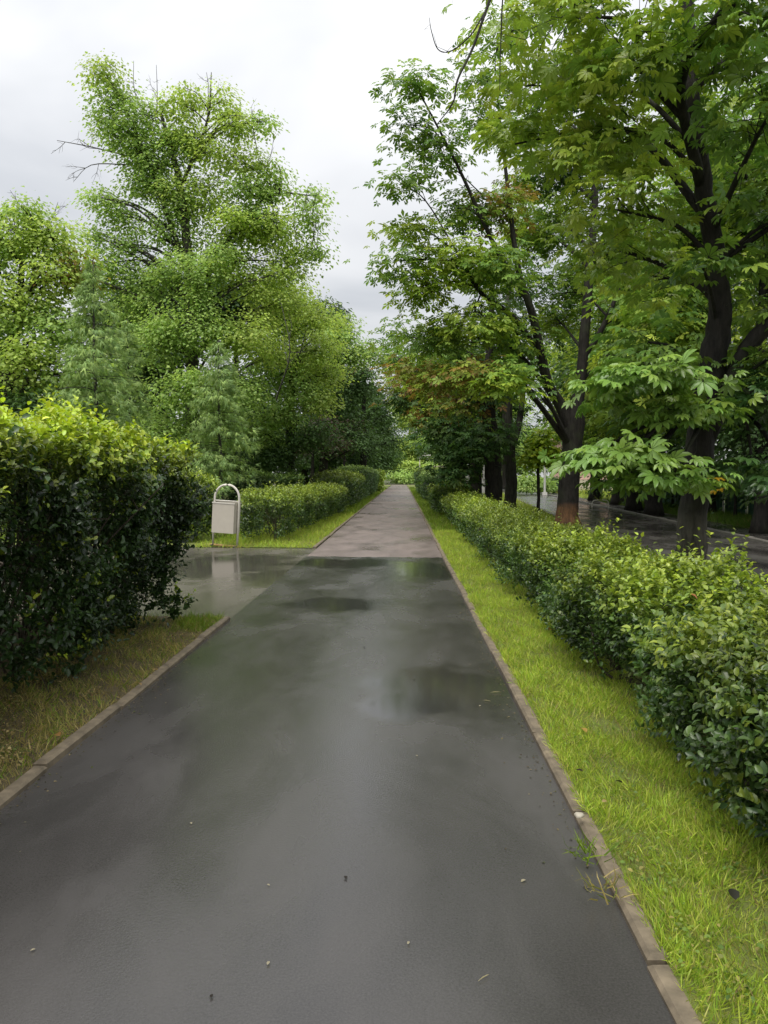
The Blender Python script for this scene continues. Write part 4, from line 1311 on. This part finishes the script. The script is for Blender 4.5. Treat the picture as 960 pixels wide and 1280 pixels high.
# bushes at the end of the path and along the far side of the road
for k, (lab, px, Y, w_, h_, pal) in enumerate([('pale bush closing the end of the path, left part', 505, 160, 4.5, 4.2, P_GREEN), ('pale bush closing the end of the path, middle part', 520, 161, 3.5, 5.2, P_YGREEN),
        ('pale bush closing the end of the path, right part', 545, 160, 4.0, 4.6, P_GREEN), ('small bright green sapling beside the last left hedge', 471, 74, .4, 2.4, P_YGREEN), ('green bush beyond the road left of the forked trunk', 664, 66, 2.2, 1.7, P_GREEN),
        ('darker bush beyond the road beside the pale pole', 690, 70, 1.5, 1.6, P_DEEP), ('bushy clump at the far end of the road', 605, 130, 4, 3, P_GREEN),
        ('dark bush rising behind the green fence at the right edge', 975, 20, 3.0, 4.5, P_DEEP), ('dark bush rising behind the green fence right of the leaning trunk', 915, 26, 3.4, 5.5, P_DEEP),
        ('dark bush rising behind the green fence left of the leaning trunk', 838, 34, 4, 6, P_DEEP), ('dark bush at the far end of the green fence', 790, 46, 4, 6.5, P_DEEP)]):
    X = at(px, 597, Y)[0]
    rng = np.random.default_rng(200 + k)
    lbs = [((X + rng.normal(0, .3) * w_, Y + rng.normal(0, .3) * w_, h_ * rng.uniform(.25, .75)), (w_ * .4, w_ * .4, h_ * .25), 16 if h_ < 4.3 or pal is not P_DEEP else 42) for q in range(7)]
    tree('park_bush', lab, 'bushes in the far distance', [(X, Y, 0, .05), (X, Y, h_ * .3, .04), (X, Y, h_ * .6, .02)], lbs, pal, 210 + k, leaf=.12 + .0024 * Y, clump=.12 * w_ + .1, per=26, cat='bush')

# far wood that reads as one mass
rng = np.random.default_rng(140)
pts = []
for k in range(70):
    if k < 34:
        c = np.array([rng.uniform(-75, -22), rng.uniform(50, 130), rng.uniform(2, 9)])
    elif k < 56:
        c = np.array([rng.uniform(-60, 70), rng.uniform(185, 230), rng.uniform(2, 12)])
    elif k < 62:
        c = np.array([rng.uniform(9, 34), rng.uniform(135, 150), rng.uniform(3, 9)])
    else:
        c = np.array([rng.uniform(22, 60), rng.uniform(45, 130), rng.uniform(3, 11)])
    m = 900
    u = nrm(rng.normal(0, 1, (m, 3))) * (rng.random((m, 1)) ** .35)
    pts.append(c + u * np.array([6, 6, 4]))
pos = np.vstack(pts)
pos = pos[pos[:, 2] > .2]
m = len(pos)
V, TT, C = cloud(SIMPLE, pos, rng.normal(0, 1, (m, 3)), np.array([0, 0, 1.0]) + rng.normal(0, .5, (m, 3)), rng.uniform(.6, 1.2, m), colours(rng, m, P_DEEP + P_GREEN))
tag(obj('woodland', raw_mesh('woodland', V, TT, LEAF, rgb=C)), 'far off wood closing the horizon behind the park', None, None, 'stuff')

# ------------------------------------------------------------------ litter bin
bx, by = at(279.5, 683, 15.75)[0], 15.75
root = thing('litter_bin', 'cream metal litter bin hung in an arched tube stand', 'litter bin', (bx, by, 0))
root.rotation_euler = (0, R(3.2), R(-12))
hw, rt = .265, .022
g = Geo()
arc = [(-hw, 0, .03), (-hw, 0, .5), (-hw, 0, .99)] + [(-hw * math.cos(t), 0, .99 + hw * 1.02 * math.sin(t)) for t in np.linspace(.15, math.pi - .15, 14)] + [(hw, 0, .99), (hw, 0, .5), (hw, 0, .03)]
g.tube(np.array(arc), rt, 10)
g.build('arch_frame', M_WHITE2, root, smooth=True)
g = Geo()
g.tube(np.array([(-hw - .07, 0, .025), (hw + .05, 0, .025)]), .021, 8)
g.build('foot_bar', M_RUST, root, smooth=True)
for s in (-1, 1):
    g = Geo()
    g.tube(np.array([(s * hw - .01 * s, -.14, .022), (s * hw - .01 * s, .14, .022)]), .02, 8)
    g.build('foot', M_DARK, root, smooth=True)
g = Geo()
g.tube(np.array([(-hw, 0, .93), (hw, 0, .93)]), .014, 8)
g.build('cross_bar', M_WHITE2, root, smooth=True)
# open topped box
w, dp, h0, h1, th = .47, .30, .29, .905, .012
g = Geo()
g.box((0, -dp / 2, (h0 + h1) / 2), (w, th, h1 - h0))
g.box((0, dp / 2, (h0 + h1) / 2), (w, th, h1 - h0))
g.box((-w / 2 + th / 2, 0, (h0 + h1) / 2), (th, dp - th - .002, h1 - h0))
g.box((w / 2 - th / 2, 0, (h0 + h1) / 2), (th, dp - th - .002, h1 - h0))
g.box((0, 0, h0 + .008), (w - 2 * th - .002, dp - th - .002, .012))
g.build('bin_box', M_WHITE, root)
g = Geo()
for s in (-1, 1):
    g.box((0, s * (dp / 2 + .009), h1 - .012), (w + .02, .012, .024))
g.build('rim', M_WHITE2, root)
for s in (-1, 1):
    g = Geo()
    g.tube(np.array([(s * (w / 2 - .005), 0, .76), (s * hw, 0, .76)]), .012, 6)
    g.build('pivot', M_WHITE2, root)

# ------------------------------------------------------------------ across the road
root = thing('metal_fence', 'dark green ribbed metal fence with pale posts across the road', 'fence', (far_x(10) + 3.3, 10, 0))
o0 = np.array([far_x(10) + 3.3, 10, 0])
dirv = nrm(np.array([[.085, 1, 0]]))[0]
ang = math.atan2(dirv[1], dirv[0])
nrib = 26
xs = np.linspace(-1.2, 1.2, nrib)
prof = np.where(np.arange(nrib) % 4 < 2, .018, -.018)
V = np.array([[x, p, z] for z in (.08, 2.0) for x, p in zip(xs, prof)])
Q = np.array([[i, i + 1, i + 1 + nrib, i + nrib] for i in range(nrib - 1)])
pm = raw_mesh('fence_panel', V, Q, M_FENCE, smooth=False)
gp = Geo()
gp.box((0, 0, 1.05), (.06, .06, 2.1))
postm = gp.mesh('fence_post', M_POST)
for k in range(16):
    p = dirv * (k * 2.5)
    o = obj('fence_panel', pm, root, p + dirv * 1.25)
    o.rotation_euler = (0, 0, ang)
    o = obj('fence_post', postm, root, p + np.array([-.05, 0, 0]))
    o.rotation_euler = (0, 0, ang)

# pink building
px0 = at(752, 597, 84)
bx, by = px0[0], 84.0
root = thing('pink_building', 'pink plastered building with brown eaves seen between the trunks', 'building', (bx, by, 0))
W_, D_, Hh = 9.0, 10.0, 5.5
g = Geo()
g.box((0, 0, Hh / 2 + .6), (W_, D_, Hh - 1.2))
g.build('wall', M_PINK, root)
g = Geo()
g.box((0, 0, .58), (W_ + .1, D_ + .1, 1.15))
g.build('plinth', M_PLINTH, root)
g = Geo()
V = np.array([[-W_ / 2 - .5, -D_ / 2 - .5, Hh], [W_ / 2 + .5, -D_ / 2 - .5, Hh], [W_ / 2 + .5, D_ / 2 + .5, Hh], [-W_ / 2 - .5, D_ / 2 + .5, Hh], [-W_ / 2 + 3, 0, Hh + 2.6], [W_ / 2 - 3, 0, Hh + 2.6]])
g.add(V, [[0, 1, 5, 4], [2, 3, 4, 5], [3, 2, 1, 0]], [[1, 2, 5], [3, 0, 4]])
g.build('roof', M_ROOF, root)
gw, gf = Geo(), Geo()
gw.box((0, 0, 0), (1.1, .1, 1.5))
wmz = gw.mesh('pane', M_GLASS)
for s in (-1, 1):
    gf.box((s * .62, 0, 0), (.12, .16, 1.74))
    gf.box((0, 0, s * .81), (1.12, .158, .12))
gf.box((0, -.02, 0), (.06, .12, 1.5))
fm = gf.mesh('window', M_WHITE2)
for k in range(3):
    o = obj('window', fm, root, (-W_ / 2 + 1.5 + k * 3.0, -D_ / 2 - .06, 3.0))
    obj('pane', wmz, o, (0, .02, 0))

# pale kiosk and wall at the far end of the road, with posts
kx = at(563, 597, 120)
root = thing('pale_kiosk', 'low whitish kiosk far off between hedge and trunks', 'kiosk', (kx[0] + .5, 122, 0))
g = Geo()
g.box((0, 0, 1.5), (5.5, 3, 3.0))
g.build('wall', M_PALEWALL, root)
g = Geo()
g.box((0, -.2, 3.1), (6.1, 3.8, .25))
g.build('roof', M_BRICKWALL, root)
for s in (-1.5, 0.1, 1.7):
    g = Geo()
    g.box((s, -1.53, 1.7), (1.2, .08, 1.1))
    g.build('window', M_GLASS, root)
root = thing('low_wall', 'low greyish wall at the far end of the road', 'wall', (at(580, 597, 90)[0], 90, 0))
g = Geo()
g.box((0, 0, .45), (4, .3, .9))
g.build('wall_body', M_BRICKWALL, root)
g = Geo()
g.box((0, 0, .94), (4.1, .4, .08))
g.build('coping', M_PALEWALL, root)
root = thing('street_sign', 'small dark street sign on a thin post beyond the hedge', 'sign', (at(567, 597, 55)[0], 55, 0))
g = Geo()
g.tube(np.array([(0, 0, 0), (0, 0, 2.3)]), .03, 8)
g.build('post', M_DARK, root)
g = Geo()
g.box((0, -.04, 1.75), (.5, .03, .6))
g.build('plate', plain_mat('sign_back_grey', (.25, .26, .3), .5), root)
root = thing('barrier_post', 'red and white post beside the thick dark trunks', 'post', (at(583, 597, 46)[0], 46, 0))
g = Geo()
g.tube(np.array([(0, 0, 0), (0, 0, 1.1)]), .08, 10)
g.build('shaft', M_RED, root)
g = Geo()
g.tube(np.array([(0, 0, 1.102), (0, 0, 1.5)]), .082, 10)
g.build('cap', M_PALEWALL, root)
root = thing('lamp_post', 'thin pale lamp post above the farthest right hedge', 'lamp post', (at(524.5, 597, 125)[0], 125, 0))
g = Geo()
g.tube(np.array([(0, 0, 0), (0, 0, 4.6)]), .07, 8)
g.build('pole', M_WHITE2, root)
g = Geo()
g.tube(np.array([(0, 0, 4.6), (.5, 0, 4.9), (1.2, 0, 4.95)]), .05, 6)
g.build('arm', M_WHITE2, root)
g = Geo()
g.box((1.5, 0, 4.93), (.7, .25, .14))
g.build('lamp_head', M_POST, root)
root = thing('steel_pole', 'pale grey pole beyond the road left of the forked trunk', 'pole', (at(680, 597, 62)[0], 62, 0))
g = Geo()
g.tube(np.array([(0, 0, 0), (0, 0, 6.0)]), .09, 8)
g.build('shaft', M_POST, root)
g = Geo()
g.box((0, 0, .12), (.34, .34, .24))
g.build('footing', M_PALEWALL, root)
tree('birch_tree', 'pale birch trunk showing between the two thick dark trunks', None,
     [(at(604, 597, 50)[0], 50, 0, .2), (at(604, 597, 50)[0] + .1, 50, 2, .17), (at(606, 597, 50)[0] + .2, 50, 5, .12), (at(606, 597, 50)[0] + .3, 50, 9, .05)],
     [lobe(600, 470, 50, 1.2, 1.2, 1, 20), lobe(615, 440, 50, 1.2, 1.2, 1, 20), lobe(605, 510, 50, 1., 1.2, .8, 16)], P_GREEN, 150, leaf=.16, clump=.4, per=24, bark=BARK_PALE)

root = thing('hoop_barrier', 'low pale metal hoop barrier beside the road', 'barrier', (at(749, 637, 33)[0] , 33, 0.03))
g = Geo()
pp = [(-.34, 0, 0), (-.34, 0, .3), (-.22, 0, .42), (.22, 0, .42), (.34, 0, .3), (.34, 0, 0)]
g.tube(spline(np.array(pp), 4), .022, 8)
g.build('hoop', M_WHITE2, root, smooth=True)
g = Geo()
g.tube(np.array([(-.34, 0, .2), (.34, 0, .2)]), .014, 6)
g.build('rail', M_WHITE2, root, smooth=True)

# ------------------------------------------------------------------ small things lying about
def ground_at(px, py, z=0.0):
    Y = (H - z) * F / (py - 597.0)
    return np.array([(px - 503) * Y / F, Y, z])


fl = [(430, 1108, .03, 'd'), (232, 1040, .022, 'p'), (660, 1110, .03, 'p'), (520, 950, .02, 'p'), (330, 1120, .018, 'p'), (615, 1235, .04, 's'), (28, 1210, .02, 'p'), (256, 1272, .022, 'd'),
      (332, 1222, .022, 'p'), (512, 1193, .02, 'p'), (602, 885, .03, 'p'), (615, 880, .05, 's'), (627, 868, .06, 's'), (470, 735, .035, 'p'), (526, 720, .03, 'p'), (540, 760, .03, 'd'), (455, 812, .04, 'd'), (520, 852, .03, 'd')]
rng = np.random.default_rng(160)
lv = {}
for kk, c in (('d', (.03, .025, .02)), ('p', (.36, .32, .22)), ('s', (.45, .4, .25))):
    tp_ = t_oval(.55 if kk != 's' else .08, .1, .05)
    lv[kk] = raw_mesh('fallen_leaf', tp_[0], tp_[1], LEAF, rgb=np.repeat(np.array([c]), len(tp_[0]), 0))
LABF = {'d': ('dark wet leaf scrap lying on the asphalt path', 'dark leaf scraps on the path', 'leaf'), 'p': ('tiny pale fallen leaf stuck on the wet asphalt path', 'pale fallen leaves on the path', 'leaf'),
        's': ('thin pale straw lying on the asphalt by the right kerb', 'pale straws on the path', 'straw')}
for (px, py, s, kk) in fl:
    p = ground_at(px, py)
    o = obj('fallen_leaf' if kk != 's' else 'dry_straw', lv[kk], None, (p[0], p[1], .006))
    s *= .75
    o.scale = (s, s * (1.0 if kk != 's' else 1.6), s)
    o.rotation_euler = (0, 0, rng.uniform(0, 6.28))
    tag(o, LABF[kk][0], LABF[kk][2], LABF[kk][1])
rng = np.random.default_rng(165)
P_, m = [], 0
for xe, sg in ((LX, 1), (RX, -1)):
    c = 800
    y = 2.6 + 11 * rng.random(c)
    P_.append(np.stack([xe + sg * (.012 + rng.exponential(.05, c)), y, np.full(c, .005)], 1))
P_ = np.vstack(P_)
keep = (P_[:, 0] > 0) | (P_[:, 1] < 7.6)
P_ = P_[keep]
m = len(P_)
V, T_, C = cloud(t_oval(.6, .12, .1), P_, rng.normal(0, 1, (m, 3)) * [1, 1, .1], np.array([0, 0, 1.0]) + rng.normal(0, .25, (m, 3)), rng.uniform(.004, .016, m),
                 colours(rng, m, [(.05, .04, .025), (.12, .09, .05), (.09, .11, .03), (.25, .2, .1)]))
tag(obj('edge_litter', raw_mesh('edge_litter', V, T_, LEAF, rgb=C)), 'grit and leaf crumbs gathered along both edges of the path', None, None, 'stuff')
for (px, py, s, c, lab) in [(728, 917, .05, (.45, .28, .08), 'tan fallen leaf in the grass below the right hedge'), (722, 972, .035, (.03, .02, .015), 'dark curled leaf in the grass near the right kerb'),
                            (781, 988, .035, (.025, .02, .015), 'dark curled leaf in the grass below the hedge corner'), (925, 1140, .05, (.03, .03, .02), 'blackish leaf in the grass at the right edge'),
                            (762, 1012, .03, (.4, .3, .14), 'small straw coloured leaf in the grass above the pebble'), (192, 845, .04, (.45, .3, .14), 'light brown fallen leaf beside the left kerb'),
                            (165, 862, .05, (.3, .2, .09), 'brown fallen leaf in the left bed'), (60, 930, .05, (.35, .2, .07), 'rusty fallen leaf in the left bed near the view edge'),
                            (690, 790, .05, (.4, .2, .06), 'orange brown leaf at the foot of the second right hedge')]:
    p = ground_at(px, py, .04)
    tp_ = t_oval(.7, .16, .1)
    o = obj('fallen_leaf', raw_mesh('fallen_leaf', tp_[0], tp_[1], LEAF, rgb=np.repeat(np.array([c]), len(tp_[0]), 0)), None, (p[0], p[1], .062))
    o.scale = (s, s, s)
    o.rotation_euler = (rng.normal(0, .25), rng.normal(0, .25), rng.uniform(0, 6.28))
    tag(o, lab, 'leaf')
# pale flat stone on the right kerb
p = ground_at(727, 1024, .06)
bm_v, bm_q = [], []
g = Geo()
an = np.linspace(0, 2 * np.pi, 12, endpoint=False)
rr = .017 * (1 + .15 * np.sin(3 * an + 1))
ring = lambda s, z: np.stack([np.cos(an) * rr * s * 1.15, np.sin(an) * rr * s * 1.2, np.full(12, z)], 1)
V = np.vstack([ring(.95, 0), ring(1, .006), ring(.7, .012), [[0, 0, .013]]])
Q = [[r * 12 + k, r * 12 + (k + 1) % 12, (r + 1) * 12 + (k + 1) % 12, (r + 1) * 12 + k] for r in range(2) for k in range(12)]
T_ = [[24 + k, 24 + (k + 1) % 12, 36] for k in range(12)]
g.add(V, Q, T_)
o = g.build('pebble', M_STONE, None, (p[0], p[1], .056), smooth=True)
tag(o, 'pale flat pebble lying on the right kerb', 'stone')
# weed tuft creeping over the right kerb
rng = np.random.default_rng(171)


def tuft(px, py, cnt, h, label, pal):
    p = ground_at(px, py, .05)
    m = cnt
    pos = np.stack([rng.normal(0, .03, m), rng.normal(0, .05, m), np.zeros(m)], 1)
    d = np.stack([rng.normal(-.4, .6, m), rng.normal(-.2, .6, m), np.full(m, .55)], 1)
    V, TT, C = cloud(BLADE, pos, d, rng.normal(0, 1, (m, 3)), h * rng.uniform(.6, 1.2, m), colours(rng, m, pal))
    o = obj('grass_tuft', raw_mesh('grass_tuft', V, TT, GRASS, rgb=C), None, (p[0], p[1], .035))
    tag(o, label, 'grass tuft')


tuft(738, 1070, 40, .085, 'green weed tuft creeping over the right kerb beside the pebble', G_MID)
tuft(765, 1115, 35, .075, 'straw coloured tuft spilling over the right kerb', G_STRAW)
